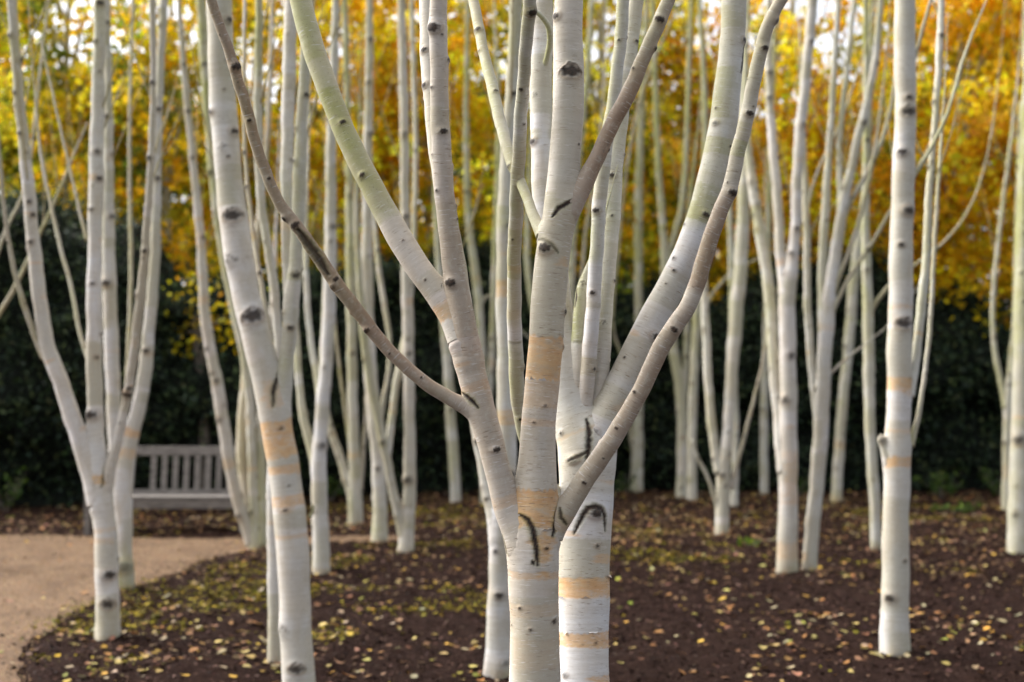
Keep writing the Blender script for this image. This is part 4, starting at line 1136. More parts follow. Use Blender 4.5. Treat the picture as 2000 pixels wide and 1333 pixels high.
# ------------------------------------------------------------------ right-hand group
tree("thin pale birch standing alone before the hedge, right of the nearest two trunks", [
    D("trunk", [(1243, 964, 26), (1244, 920, 25), (1245, 867, 24), (1246, 800, 20), (1247, 700, 17), (1247, 600, 16), (1247, 450, 17), (1248, 350, 16), (1252, 230, 13), (1258, 100, 11), (1264, 0, 9)], 0.0),
    D("branch", [(1237, 880, 12), (1228, 830, 9), (1222, 770, 8), (1216, 680, 8), (1196, 667, 7), (1200, 560, 9), (1208, 490, 9), (1214, 410, 9), (1224, 330, 9), (1240, 240, 8), (1262, 155, 8), (1290, 90, 7), (1312, 40, 7)], -0.1, noext=True, alg=0.6, kd=1.5),
], 'far', seed=17)

tree("far birch behind the long right-slanting limb, stems spreading like a tuning fork", [
    D("trunk", [(1331, 975, 23), (1332, 920, 21), (1332, 850, 20), (1331, 780, 21), (1322, 720, 20), (1313, 670, 19), (1305, 600, 18), (1299, 540, 17), (1297, 480, 15), (1293, 420, 14), (1287, 350, 13), (1283, 250, 12), (1279, 150, 11), (1275, 50, 9), (1274, 0, 9)], 0.0),
    D("stem", [(1298, 535, 15), (1306, 495, 12), (1320, 450, 12), (1331, 415, 12), (1338, 330, 11), (1343, 220, 10), (1346, 100, 9), (1350, 0, 8)], 0.1),
    D("stem", [(1333, 790, 14), (1338, 730, 12), (1340, 667, 12), (1341, 600, 11), (1340, 520, 10), (1347, 400, 9), (1358, 300, 8)], 0.1, noext=True),
], 'far', seed=18)

tree("slender birch hugging the right side of the tuning-fork birch before the hedge", [
    D("trunk", [(1352, 982, 21), (1351, 920, 18), (1351, 860, 18), (1353, 780, 18), (1357, 690, 16), (1360, 620, 16), (1364, 540, 15), (1369, 450, 14), (1375, 350, 13), (1378, 230, 12), (1372, 100, 10), (1366, 0, 9)], 0.0),
    D("branch", [(1356, 700, 9), (1380, 590, 8), (1400, 560, 8), (1420, 540, 8), (1444, 520, 7), (1472, 508, 7)], 0.1, noext=True, alg=0.5),
], 'far', seed=19)

tree("birch right of centre shaped like a trident, three limbs parting above a short foot", [
    D("trunk", [(1410, 1042, 27), (1411, 1000, 26), (1412, 950, 27), (1414, 905, 25), (1421, 860, 22), (1424, 810, 21), (1428, 740, 22), (1433, 680, 26), (1437, 620, 27), (1444, 550, 27), (1449, 480, 26), (1452, 400, 24), (1454, 330, 20), (1452, 250, 17), (1447, 130, 14), (1444, 0, 12)], 0.05, kn=[(1411, 930, 8)], alg=[(0, 0.5), (500, 0.42), (700, 0.2), (1042, 0.1)]),
    D("stem", [(1405, 925, 20), (1396, 882, 17), (1389, 817, 17), (1384, 760, 16), (1381, 700, 16), (1378, 620, 15), (1374, 560, 15), (1372, 470, 14), (1378, 360, 12), (1390, 260, 11)], 0.1, noext=True, alg=0.3),
    D("branch", [(1428, 955, 14), (1438, 910, 10), (1451, 867, 9), (1463, 817, 9), (1476, 767, 9), (1489, 717, 9), (1497, 670, 9), (1500, 600, 8), (1498, 520, 8)], -0.1, noext=True, alg=0.3),
    D("branch", [(1404, 1000, 13), (1396, 975, 10), (1383, 935, 9), (1362, 892, 9), (1352, 860, 8)], -0.1, noext=True, alg=0.4, brown=0.2),
], 'far', seed=20)

tree("thin birch stem standing just behind the trident-shaped birch, its foot at the hedge", [
    D("trunk", [(1434, 992, 15), (1435, 940, 14), (1437, 880, 13), (1436, 800, 13), (1432, 700, 12), (1429, 600, 12), (1428, 500, 12), (1424, 380, 11), (1420, 250, 10), (1416, 120, 9), (1412, 0, 8)], 0.0),
], 'far', seed=21)

tree("narrow bare birch before the hedge, between the trident-shaped and the sturdy birch", [
    D("trunk", [(1493, 968, 17), (1492, 900, 16), (1492, 830, 16), (1493, 767, 15), (1494, 700, 13), (1496, 620, 12), (1499, 500, 11), (1502, 380, 10), (1506, 250, 9), (1512, 100, 8), (1516, 0, 7)], 0.0),
], 'far', seed=22)

tree("sturdy birch with a faded apricot band, parting into two upright limbs", [
    D("trunk", [(1537, 1114, 41), (1538, 1060, 38), (1539, 1000, 37), (1540, 917, 35), (1540, 830, 33), (1540, 750, 32), (1538, 670, 32), (1537, 600, 32), (1541, 545, 30), (1549, 500, 22), (1554, 450, 21), (1556, 370, 21), (1562, 260, 21), (1571, 180, 20), (1580, 80, 20), (1588, 0, 20)], 0.0,
      kn=[(1533, 785, 18, 'eye'), (1545, 695, 12), (1546, 497, 9), (1556, 448, 9), (1568, 247, 9), (1585, 85, 9), (1530, 535, 12)], bd=[(878, 972, 0.45, -0.6, 1.6), (1058, 1092, 0.4), (880, 893, 0.4)], alg=[(0, 0.25), (400, 0.1), (800, 0.04), (1114, 0.06)], kd=0.5),
    D("stem", [(1535, 580, 26), (1529, 540, 22), (1523, 490, 19), (1521, 420, 19), (1514, 340, 18), (1508, 270, 17), (1503, 200, 15), (1501, 110, 13), (1502, 0, 11)], 0.1, kn=[(1502, 195, 9), (1504, 145, 10)], alg=[(0, 0.4), (400, 0.1)]),
    D("stem", [(1530, 925, 24), (1524, 870, 22), (1519, 800, 22), (1513, 740, 21), (1509, 667, 22), (1506, 610, 22), (1499, 540, 23), (1491, 490, 23), (1480, 425, 21), (1468, 350, 19), (1460, 290, 16), (1456, 220, 14), (1456, 120, 12), (1460, 0, 10)], 0.12, alg=[(0, 0.6), (400, 0.5), (650, 0.45), (800, 0.1)]),
], 'far', seed=23)

tree("crooked birch leaning right beside the sturdy one, breaking into a spray of limbs", [
    D("trunk", [(1580, 1112, 29), (1583, 1070, 27), (1588, 1020, 27), (1595, 950, 28), (1600, 890, 29), (1605, 817, 29), (1608, 740, 28), (1611, 680, 28), (1617, 615, 28), (1622, 560, 25), (1630, 510, 23), (1639, 450, 22), (1646, 400, 20), (1660, 345, 18), (1674, 275, 17), (1690, 215, 16), (1703, 160, 15), (1713, 90, 13), (1720, 0, 11)], 0.0,
      kn=[(1688, 240, 10), (1645, 367, 9), (1718, 125, 9)], alg=[(0, 0.5), (300, 0.4), (500, 0.25), (700, 0.08), (1112, 0.15)], kd=0.7),
    D("stem", [(1600, 830, 18), (1593, 785, 15), (1587, 742, 14), (1583, 690, 15), (1578, 620, 14), (1576, 560, 14), (1576, 480, 14), (1574, 400, 13), (1570, 310, 11), (1566, 200, 9)], 0.15, noext=True, alg=0.35),
    D("stem", [(1609, 650, 20), (1606, 590, 18), (1606, 530, 18), (1609, 460, 17), (1613, 400, 16), (1617, 325, 14), (1624, 230, 13), (1630, 120, 12), (1638, 0, 10)], 0.1, alg=0.4),
    D("stem", [(1642, 435, 14), (1641, 370, 12), (1638, 300, 12), (1643, 230, 11), (1652, 160, 11), (1660, 90, 10), (1668, 0, 8)], 0.2, alg=0.5),
    D("branch", [(1618, 600, 16), (1640, 535, 13), (1660, 490, 13), (1676, 440, 12), (1690, 385, 11), (1702, 330, 11), (1712, 280, 10), (1720, 210, 9)], -0.1, noext=True, alg=0.55),
    D("branch", [(1612, 645, 13), (1632, 595, 11), (1655, 548, 11), (1677, 512, 11), (1697, 488, 11), (1719, 447, 10), (1740, 412, 9), (1765, 370, 8)], -0.15, noext=True, alg=0.4, kn=[(1697, 488, 9)]),
    D("branch", [(1640, 440, 14), (1655, 402, 12), (1673, 376, 12), (1690, 345, 12), (1703, 318, 12), (1722, 280, 12), (1735, 235, 11), (1744, 195, 10), (1752, 120, 9)], 0.2, noext=True, alg=0.65),
    D("branch", [(1578, 520, 10), (1574, 430, 8), (1588, 355, 8), (1606, 315, 8), (1624, 280, 8), (1650, 220, 7), (1672, 150, 7)], 0.1, 1, noext=True, alg=0.6),
    D("branch", [(1590, 760, 9), (1612, 742, 8), (1640, 710, 8), (1668, 690, 7), (1690, 672, 6)], 0.1, noext=True, alg=0.3),
], 'far', seed=24)

tree("far birch with a pinkish band low on its stem, right of the crooked birch", [
    D("trunk", [(1633, 981, 21), (1636, 930, 21), (1640, 867, 20), (1644, 810, 20), (1648, 760, 20), (1655, 700, 19), (1661, 630, 21), (1666, 560, 20), (1675, 480, 17), (1684, 425, 14), (1692, 350, 13), (1696, 270, 12), (1700, 150, 10), (1702, 0, 8)], 0.0, bd=[(862, 882, 0.5), (965, 976, 0.4)]),
], 'far', seed=25)

tree("slim grey-white birch directly left of the straight single-stemmed birch with the stub", [
    D("trunk", [(1711, 1069, 20), (1710, 1020, 20), (1708, 967, 21), (1704, 917, 21), (1700, 850, 21), (1698, 790, 21), (1697, 717, 22), (1696, 640, 22), (1694, 560, 20), (1691, 490, 18), (1690, 425, 15), (1691, 350, 14), (1692, 250, 13), (1692, 120, 12), (1690, 0, 10)], 0.0, kn=[(1694, 275, 8), (1693, 530, 8)]),
    D("branch", [(1698, 612, 12), (1712, 590, 10), (1730, 562, 10), (1752, 540, 8), (1775, 528, 8), (1795, 512, 7), (1825, 490, 7), (1850, 470, 7), (1875, 438, 6), (1898, 402, 6), (1915, 355, 6), (1928, 310, 5), (1940, 240, 5), (1950, 150, 4)], 0.1, noext=True, alg=0.6, brown=0.65, kd=1.4),
], 'far', seed=26)

tree("birch cut by the right edge of the photo, half its trunk in view", [
    D("trunk", [(1990, 1082, 46), (1991, 1020, 44), (1992, 950, 42), (1994, 880, 40), (1996, 800, 38), (1998, 720, 38), (2000, 640, 38), (2001, 540, 36), (2002, 440, 31), (2004, 350, 27), (2007, 220, 23), (2009, 100, 21), (2010, 0, 19)], 0.0, kn=[(1990, 858, 16), (1984, 1003, 8), (1996, 535, 8)], bd=[(862, 872, 0.5)]),
], 'far', seed=27)

tree("slim far birch beside the trunk at the right edge, wishbone-shaped with one curved thin limb", [
    D("trunk", [(1965, 1000, 17), (1966, 940, 17), (1967, 870, 17), (1968, 800, 18), (1972, 740, 15), (1979, 680, 13), (1984, 600, 12), (1986, 480, 11), (1990, 350, 10), (1994, 200, 8)], 0.0, noext=True, bd=[(905, 935, 0.4)]),
    D("stem", [(1966, 800, 15), (1960, 765, 12), (1953, 740, 11), (1945, 705, 11), (1940, 660, 10), (1938, 600, 9), (1942, 545, 9), (1948, 490, 9), (1957, 410, 8), (1966, 340, 8), (1976, 270, 7), (1984, 190, 6)], 0.1, noext=True, alg=0.55),
], 'far', seed=28)

tree("birch beyond the left edge of the photo, only its crossing thin limbs in view", [
    D("trunk", [(-60, 1110, 34), (-62, 1000, 30), (-58, 900, 28), (-50, 800, 24), (-38, 700, 15), (-15, 632, 10), (0, 608, 9), (20, 580, 8), (38, 545, 8), (55, 505, 7), (72, 470, 7), (92, 425, 6), (112, 385, 6), (130, 335, 5), (150, 290, 5), (170, 240, 4)], 0.0, noext=True, alg=0.6, brown=0.45),
    D("branch", [(-45, 760, 14), (-20, 560, 10), (0, 478, 9), (14, 440, 9), (30, 410, 8), (48, 380, 8), (60, 310, 8), (72, 200, 8), (84, 90, 7), (96, 0, 7)], 0.1, alg=0.5),
], 'far', seed=29)

# ------------------------------------------------------------------ bench
def bench():
    Yb = ground_Y(1046)
    k = Yb / F
    xl, xr = at(164, 1000, Yb)[0], at(485, 1000, Yb)[0]
    x0 = (xl + xr) / 2
    Lb = xr - xl
    root = empty("park_bench", (x0, Yb, 0))
    tag(root, "weathered grey wooden bench with a slatted back, at the far side of the gravel path", "bench")
    seat_z = 0.40
    dep = 0.46
    yb = Yb + dep
    tilt = Matrix.Rotation(R(-9), 4, 'X')
    boxes_obj("seat", [((x0, Yb + 0.03 + i * 0.09, seat_z), (Lb - 0.02, 0.078, 0.024), None) for i in range(5)], M_WOOD, root)
    boxes_obj("apron", [((x0, Yb + 0.01, seat_z - 0.066), (Lb - 0.10, 0.024, 0.10), None)], M_WOOD, root)
    hz = 0.93
    zt, zb = hz, seat_z + 0.035
    lean = math.tan(R(9))
    boxes_obj("top_rail", [((x0, yb + (zt - seat_z) * lean, zt - 0.05), (Lb, 0.04, 0.105), tilt)], M_WOOD, root, 0.008)
    boxes_obj("bottom_rail", [((x0, yb + (zb - seat_z) * lean, zb), (Lb - 0.12, 0.036, 0.05), tilt)], M_WOOD, root)
    xs = [at(u, 930, yb)[0] for u in (298, 319.5, 341, 362.5, 384, 405, 426, 447)]
    xm = at(255, 930, yb)[0]
    dx = xs[1] - xs[0]
    xs += [xm - (xs[0] - xm) + 0 - i * dx for i in range(3)]
    zc = (zt - 0.10 + zb) / 2
    for x in xs:
        boxes_obj("slat", [((x, yb + (zc - seat_z) * lean, zc), (0.064, 0.018, zt - 0.10 - zb), tilt)], M_WOOD, root)
    boxes_obj("back_post", [((xm, yb + (zc - seat_z) * lean, zc), (0.062, 0.040, zt - 0.10 - zb), tilt)], M_WOOD, root)
    for x in (xl + 0.035, xr - 0.065):
        boxes_obj("leg", [((x, Yb + 0.01, 0.30), (0.062, 0.06, 0.60), None)], M_WOOD, root)
        boxes_obj("leg", [((x, yb - 0.01, seat_z / 2 - 0.02), (0.062, 0.06, seat_z - 0.02), None), ((x, yb + (0.62 - seat_z) * lean, 0.62), (0.062, 0.05, 0.47), tilt)], M_WOOD, root)
        boxes_obj("armrest", [((x, Yb + dep / 2 - 0.01, 0.615), (0.07, dep + 0.10, 0.032), None)], M_WOOD, root, 0.01)


bench()

# ------------------------------------------------------------------ hedge: dark evergreen bank behind the grove
hx_px = [(-900, 1000), (-300, 1000), (0, 998), (250, 996), (480, 988), (640, 974), (900, 968), (1300, 963), (1700, 962), (2000, 962), (2500, 962), (3200, 962)]
hb = np.array([ground_pt(u, v)[:2] for u, v in hx_px])


def hedge():
    r = np.random.RandomState(21)
    hxs = np.linspace(hb[0, 0], hb[-1, 0], 260)
    hys = np.interp(hxs, hb[:, 0], hb[:, 1])
    hys = smooth1(hys, 6) + 0.55
    px = 1000 + hxs * F / hys
    tops_px = [(-900, 420), (0, 445), (120, 470), (300, 535), (420, 570), (600, 535), (760, 525), (900, 545), (1000, 560), (1200, 575), (1350, 545), (1500, 500), (1600, 480), (1700, 535), (1800, 585), (2000, 590), (3000, 570)]
    tv = np.interp(px, [q[0] for q in tops_px], [q[1] for q in tops_px])
    hz = np.array([at(1000, v, y)[2] for v, y in zip(tv, hys)])
    nz = Noise2(1.6, seed=31); nz2 = Noise2(5.0, seed=32)
    hz = hz * (1 + 0.055 * nz(np.column_stack([hxs, hxs * 0])) + 0.03 * nz2(np.column_stack([hxs, hxs * 0])))
    root = empty("hedge", (0, float(hys.mean()), 0))
    tag(root, "tall dark evergreen hedge closing off the grove behind the birches", "hedge")
    # body: front face, top, back
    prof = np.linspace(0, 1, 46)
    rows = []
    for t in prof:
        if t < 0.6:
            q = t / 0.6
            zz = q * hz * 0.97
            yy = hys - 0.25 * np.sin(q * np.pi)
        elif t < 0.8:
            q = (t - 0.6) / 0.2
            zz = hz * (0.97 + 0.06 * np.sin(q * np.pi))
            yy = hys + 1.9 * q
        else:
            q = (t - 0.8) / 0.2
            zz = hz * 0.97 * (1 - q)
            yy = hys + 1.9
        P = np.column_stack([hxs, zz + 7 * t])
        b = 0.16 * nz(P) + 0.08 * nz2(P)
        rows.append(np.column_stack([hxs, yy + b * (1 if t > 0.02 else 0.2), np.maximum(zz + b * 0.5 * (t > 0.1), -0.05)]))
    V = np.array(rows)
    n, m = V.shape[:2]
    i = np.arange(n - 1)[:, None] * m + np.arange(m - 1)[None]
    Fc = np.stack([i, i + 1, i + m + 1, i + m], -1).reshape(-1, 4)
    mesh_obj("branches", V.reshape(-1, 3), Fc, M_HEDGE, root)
    # leaves on the front and the top
    N = 90000
    a = r.rand(N) ** 0.85 * 0.78 * (n - 1)
    bcol = r.rand(N) * (m - 1.001)
    # keep most of them where the picture looks
    cx = V[0, np.clip(bcol.astype(int), 0, m - 1), 0]
    keep = (np.abs(cx) < 9.5) | (r.rand(N) < 0.35)
    a, bcol = a[keep], bcol[keep]
    N = len(a)
    ai, bi = a.astype(int), bcol.astype(int)
    fa, fb = (a - ai)[:, None], (bcol - bi)[:, None]
    ai = np.minimum(ai, n - 2)
    P = V[ai, bi] * (1 - fa) * (1 - fb) + V[ai + 1, bi] * fa * (1 - fb) + V[ai, bi + 1] * (1 - fa) * fb + V[ai + 1, bi + 1] * fa * fb
    P = P + r.randn(N, 3) * np.array([0.08, 0.10, 0.08]) * (1 + 1.3 * (r.rand(N, 1) < 0.22)) + np.array([0, -0.05, 0.04])
    clump = nz2(np.column_stack([P[:, 0] * 1.3, P[:, 2] * 1.3]))
    P[:, 1] -= 0.10 * np.clip(clump, 0, 2)
    P[:, 2] = np.maximum(P[:, 2], 0.05)
    d = rand_dirs(N, r) * 0.8 + np.array([0, -0.5, -0.15])
    d /= np.linalg.norm(d, axis=1, keepdims=True)
    V2, F2 = leaf_mesh(P, 0.07 + 0.06 * r.rand(N), 0.035 + 0.03 * r.rand(N), d, rand_dirs(N, r))
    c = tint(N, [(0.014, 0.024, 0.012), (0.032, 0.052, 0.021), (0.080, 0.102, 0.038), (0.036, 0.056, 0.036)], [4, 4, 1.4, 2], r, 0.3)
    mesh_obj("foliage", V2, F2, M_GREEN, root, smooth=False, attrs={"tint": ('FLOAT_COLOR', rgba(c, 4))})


hedge()


# ------------------------------------------------------------------ trees beyond the hedge, in autumn leaf
SKY_PX = [(290, 42, 42), (165, 60, 26), (252, 122, 20), (385, 60, 22), (240, 85, 18), (330, 30, 24), (120, 30, 22), (500, 130, 26), (520, 170, 22), (545, 60, 20), (640, 150, 30), (690, 150, 26), (712, 70, 22), (560, 30, 24), (760, 85, 18),
          (810, 20, 20), (905, 12, 20), (1165, 78, 28), (1190, 30, 20), (1260, 60, 18), (1500, 90, 26), (1525, 55, 24), (1560, 50, 28), (1600, 30, 24), (1640, 66, 22), (1690, 20, 24), (1800, 25, 22), (1480, 30, 22), (1740, 60, 18), (60, 120, 18), (200, 20, 24)]
SKY_GAPS = np.array([(*at(u, v, 23.8)[[0, 2]], w * 23.8 / F) for u, v, w in SKY_PX])       # openings through the crowns


def leafy_tree(name, label, u, Y, v_lo, v_hi, half_w, cols, wts, nleaf, seed, group, leaf=0.10, depth=None, mat=None, pale=False, gaps=0.0):
    """crown between picture heights v_lo (lower edge) and v_hi, half_w wide in photo pixels; nleaf leaves"""
    r = np.random.RandomState(seed)
    k = Y / F
    X = (u - 1000) * k
    zlo, zhi = at(u, v_lo, Y)[2], at(u, v_hi, Y)[2]
    hw = half_w * k
    dp = depth or hw * 0.8
    root = empty(name, (X, Y, 0))
    tag(root, label, "tree", group)
    zc, hh = (zlo + zhi) / 2, (zhi - zlo) / 2
    # trunk with limbs
    Vs, Fs, off = [], [], 0

    def addt(p, rd):
        nonlocal off
        p = np.array(p)
        cc = catmull(p, 6)
        V, Fc = tube(cc, np.interp(np.linspace(0, 1, len(cc)), np.linspace(0, 1, len(rd)), rd))
        Vs.append(V); Fs.append(Fc + off); off += len(V)
    r0 = 0.085 + 0.015 * hw
    addt([(X, Y, -0.1), (X + 0.05, Y, zlo * 0.5), (X - 0.08, Y + 0.05, zc), (X + 0.05, Y, zhi - 0.3)], [r0, r0 * 0.8, r0 * 0.5, 0.02])
    ncl = max(24, int(nleaf / 34))
    # clumps lie along limbs, so that the crown keeps gaps
    limbs = []
    nl = max(7, int(9 + hw * 3))
    for i in range(nl):
        a = r.rand() * 6.28
        s = (0.45 + 0.55 * r.rand())
        zs = zlo + (zhi - zlo) * (i + r.rand()) / nl * 0.75 - 0.2
        ze = min(zhi, zs + (0.25 + 0.7 * r.rand()) * hh)
        env = math.sqrt(max(0.12, 1 - ((ze - zc) / (hh * 1.12)) ** 2))
        e = np.array([X + math.cos(a) * hw * s * env, Y + math.sin(a) * dp * s * env, ze])
        b = np.array([X, Y, max(0.6, zs)])
        m_ = (b + e) / 2 + np.array([0, 0, -0.15 + 0.3 * r.rand()])
        limbs.append((b, m_, e))
        addt([b, m_, e], [r0 * 0.42, r0 * 0.24, 0.012])
    mesh_obj("trunk", np.vstack(Vs), np.vstack(Fs), M_BARK_PALE if pale else M_OLDBARK, root)
    cl = []
    for c in range(ncl):
        if r.rand() < 0.55:
            b, m_, e = limbs[r.randint(nl)]
            t = 0.35 + 0.65 * math.sqrt(r.rand())
            p = (1 - t) ** 2 * b + 2 * t * (1 - t) * m_ + t * t * e
            p = p + r.randn(3) * np.array([0.30, 0.30, 0.24])
        else:
            d = r.randn(3); d /= np.linalg.norm(d)
            rr_ = (0.35 + 0.65 * r.rand()) ** 0.5
            p = np.array([X, Y, zc]) + d * np.array([hw, dp, hh]) * rr_
        cl.append(p)
    cl = np.array(cl)
    if gaps:
        # fewer leaves towards the thinning top
        keep = r.rand(ncl) > gaps * np.clip(1.25 * (cl[:, 2] - (zc - 0.15 * hh)) / hh, 0, 1.35)
        cl = cl[keep]
    nc = len(cl)
    csz = 0.10 + 0.20 * r.rand(nc)
    per = int(nleaf / ncl)
    P = np.repeat(cl, per, 0) + r.randn(nc * per, 3) * np.repeat(csz, per)[:, None] * np.array([1.0, 1.0, 0.75])
    inside = (np.hypot(P[:, None, 0] - SKY_GAPS[None, :, 0], P[:, None, 2] - SKY_GAPS[None, :, 1]) < SKY_GAPS[None, :, 2] * (0.8 + 0.5 * r.rand(len(P), 1))).any(1)
    keepl = ~inside | (r.rand(len(P)) < 0.06)
    n = len(P)
    ccol = tint(nc, cols, wts, r, 0.26)
    C = np.repeat(ccol, per, 0) * np.exp(r.randn(n, 1) * 0.15) * np.exp(r.randn(n, 3) * 0.07)
    mixin = r.rand(n) < 0.12
    C[mixin] = tint(int(mixin.sum()), cols, wts, r, 0.2)
    dd = rand_dirs(n, r) + np.array([0, 0, -0.45]); dd /= np.linalg.norm(dd, axis=1, keepdims=True)
    L = leaf * (0.7 + 0.6 * r.rand(n))
    P, L, dd, C = P[keepl], L[keepl], dd[keepl], C[keepl]; n = len(P)
    V, Fc = leaf_mesh(P, L, L * 0.68, dd, rand_dirs(n, r), 0.15)
    mesh_obj("crown", V, Fc, mat or M_LEAF, root, smooth=False, attrs={"tint": ('FLOAT_COLOR', rgba(np.clip(C, 0.003, 0.9), 4))})


M_BARK_PALE = plain_material("far_pale_bark", [(0.3, (0.30, 0.28, 0.20)), (0.7, (0.55, 0.52, 0.42))], 12, stretch=(1, 1, 3), bump=0.2)
GOLD, AMBER, LEMON, OLIVE, RUST, GREEN = (0.90, 0.56, 0.012), (0.90, 0.52, 0.018), (0.80, 0.64, 0.04), (0.50, 0.43, 0.02), (0.62, 0.32, 0.03), (0.20, 0.23, 0.025)
YT = "autumn trees beyond the hedge"
yellow = [
    # u, Y, v_lo, v_hi, half width, colours, leaves, gaps, label
    (-60, 24.0, 560, -120, 170, [(LEMON, 3), (OLIVE, 3), (GREEN, 4), (GOLD, 2)], 5200, 0.25, "greenish-yellow tree beyond the hedge at the left edge of the photo"),
    (130, 24.5, 500, -160, 190, [(GOLD, 3), (LEMON, 3), (OLIVE, 3), (GREEN, 4)], 5600, 0.55, "lemon-yellow tree with sky holes behind the path-edge birch"),
    (330, 23.5, 560, -150, 170, [(GOLD, 4), (OLIVE, 3), (AMBER, 2), (GREEN, 2)], 6000, 0.40, "golden-olive tree behind the bench and the hedge"),
    (500, 25.0, 560, -160, 160, [(OLIVE, 3), (GOLD, 3), (AMBER, 2), (GREEN, 3)], 5200, 0.50, "olive tree turning gold above the tall left birch"),
    (660, 23.8, 590, -180, 160, [(GOLD, 5), (AMBER, 3), (OLIVE, 2)], 6200, 0.60, "amber-gold tree seen through the mid-distance birch stems"),
    (840, 24.2, 620, -200, 170, [(GOLD, 6), (LEMON, 2), (OLIVE, 2), (AMBER, 1)], 7200, 0.42, "brightest golden-yellow tree beyond the hedge left of the nearest trunk"),
    (1010, 25.5, 650, -180, 150, [(GOLD, 3), (OLIVE, 4), (LEMON, 2), (GREEN, 2)], 5200, 0.40, "olive-gold tree directly behind the nearest birch"),
    (1180, 24.0, 660, -160, 160, [(OLIVE, 4), (GOLD, 3), (LEMON, 2), (GREEN, 3)], 5600, 0.48, "yellow-green tree behind the slanting brown branch"),
    (1350, 25.0, 600, -160, 160, [(GOLD, 3), (AMBER, 3), (OLIVE, 4), (RUST, 1)], 5400, 0.50, "bronze and gold tree behind the long right limb"),
    (1530, 24.0, 560, -170, 170, [(AMBER, 6), (GOLD, 3), (RUST, 2), (OLIVE, 2)], 6200, 0.60, "orange tree beyond the hedge behind the two-limbed sturdy birch"),
    (1720, 25.5, 600, -170, 160, [(GOLD, 3), (OLIVE, 4), (AMBER, 2), (GREEN, 3)], 5400, 0.52, "green-gold tree behind the straight single-stemmed birch"),
    (1890, 23.6, 650, -200, 180, [(AMBER, 5), (GOLD, 6), (OLIVE, 2), (RUST, 1)], 8600, 0.12, "dense orange-gold tree filling the upper right corner"),
    (2090, 24.5, 640, -200, 170, [(GOLD, 5), (AMBER, 4), (OLIVE, 2)], 6000, 0.15, "orange-yellow tree beyond the hedge at the right edge"),
]
for i, (u, Y, vl, vh, hw, cw, nl, gp, lb) in enumerate(yellow):
    leafy_tree("autumn_tree", lb, u, Y - 0.6, vl + 85, vh, hw, [c for c, _ in cw], [w for _, w in cw], int(nl * 1.75), 300 + i, YT, leaf=0.15, depth=2.3, pale=True, gaps=gp)

# a low golden spray hanging in front of the hedge, between bench and tall birch
leafy_tree("sapling", "small golden sapling in front of the dark hedge above the bench", 392, 19.2, 690, 575, 55, [GOLD, LEMON, OLIVE], [4, 2, 1], 330, 351, None, leaf=0.085, depth=0.3)

GT = "green trees far behind the autumn trees"
far = [(-80, 38, 330, -60, 260, "bluish-green far tree at the left edge behind the yellow leaves"), (230, 40, 340, 190, 240, "grey-green far tree behind the sky holes on the left"),
       (560, 42, 360, 330, 230, "dull green far tree low behind the tall left birch"), (860, 40, 360, 160, 240, "green far tree behind the brightest golden tree"),
       (1150, 41, 360, 190, 230, "green far tree behind the nearest birch trunk"), (1420, 39, 360, 230, 230, "dark green far tree behind the orange tree"),
       (1700, 41, 360, 200, 240, "mid-green far tree behind the straight single birch"), (1990, 40, 360, -40, 250, "green far tree behind the dense orange-gold tree")]
for i, (u, Y, vl, vh, hw, lb) in enumerate(far):
    leafy_tree("green_tree", lb, u, Y, 620, vh, hw, [(0.06, 0.085, 0.025), (0.12, 0.125, 0.03), (0.24, 0.20, 0.03), (0.08, 0.10, 0.05)], [3, 3, 1.5, 2], 9000, 400 + i, GT, leaf=0.27, depth=2.2, mat=M_GREEN)


# ------------------------------------------------------------------ low plants at the foot of the hedge
def plant(u, v, h, wd, label, seed, n=70, bright=1.0):
    r = np.random.RandomState(seed)
    p = ground_pt(u, v)
    root = empty("low_plant", (p[0], p[1], 0))
    tag(root, label, "plant", "green plants at the foot of the hedge")
    st_v, st_f, off = [], [], 0
    tips = []
    for i in range(9):
        a = r.rand() * 6.28
        e = p + np.array([math.cos(a) * wd * 0.5, math.sin(a) * wd * 0.3, h * (0.5 + 0.5 * r.rand())])
        m_ = (p + e) / 2 + np.array([0, 0, 0.08 * h])
        b = np.array([p[0], p[1], -0.02])
        V, Fc = tube(catmull([b, m_, e], 4), np.linspace(0.006, 0.002, 9), 5)
        st_v.append(V); st_f.append(Fc + off); off += len(V)
        tips.append((b, m_, e))
    mesh_obj("stems", np.vstack(st_v), np.vstack(st_f), M_OLDBARK, root)
    k = r.randint(9, size=n); t = (0.3 + 0.7 * r.rand(n))[:, None]
    b = np.array([tips[q][0] for q in k]); m_ = np.array([tips[q][1] for q in k]); e = np.array([tips[q][2] for q in k])
    P = (1 - t) ** 2 * b + 2 * t * (1 - t) * m_ + t * t * e + r.randn(n, 3) * 0.03
    P[:, 2] = np.maximum(P[:, 2], 0.03)
    d = rand_dirs(n, r) + np.array([0, -0.4, 0.1]); d /= np.linalg.norm(d, axis=1, keepdims=True)
    V, Fc = leaf_mesh(P, 0.07 + 0.05 * r.rand(n), 0.04 + 0.03 * r.rand(n), d, rand_dirs(n, r))
    c = tint(n, [(0.07 * bright, 0.12 * bright, 0.012), (0.045 * bright, 0.085 * bright, 0.012), (0.12 * bright, 0.15 * bright, 0.02)], [3, 3, 1], r, 0.2)
    mesh_obj("leaves", V, Fc, M_GREEN, root, smooth=False, attrs={"tint": ('FLOAT_COLOR', rgba(c, 4))})


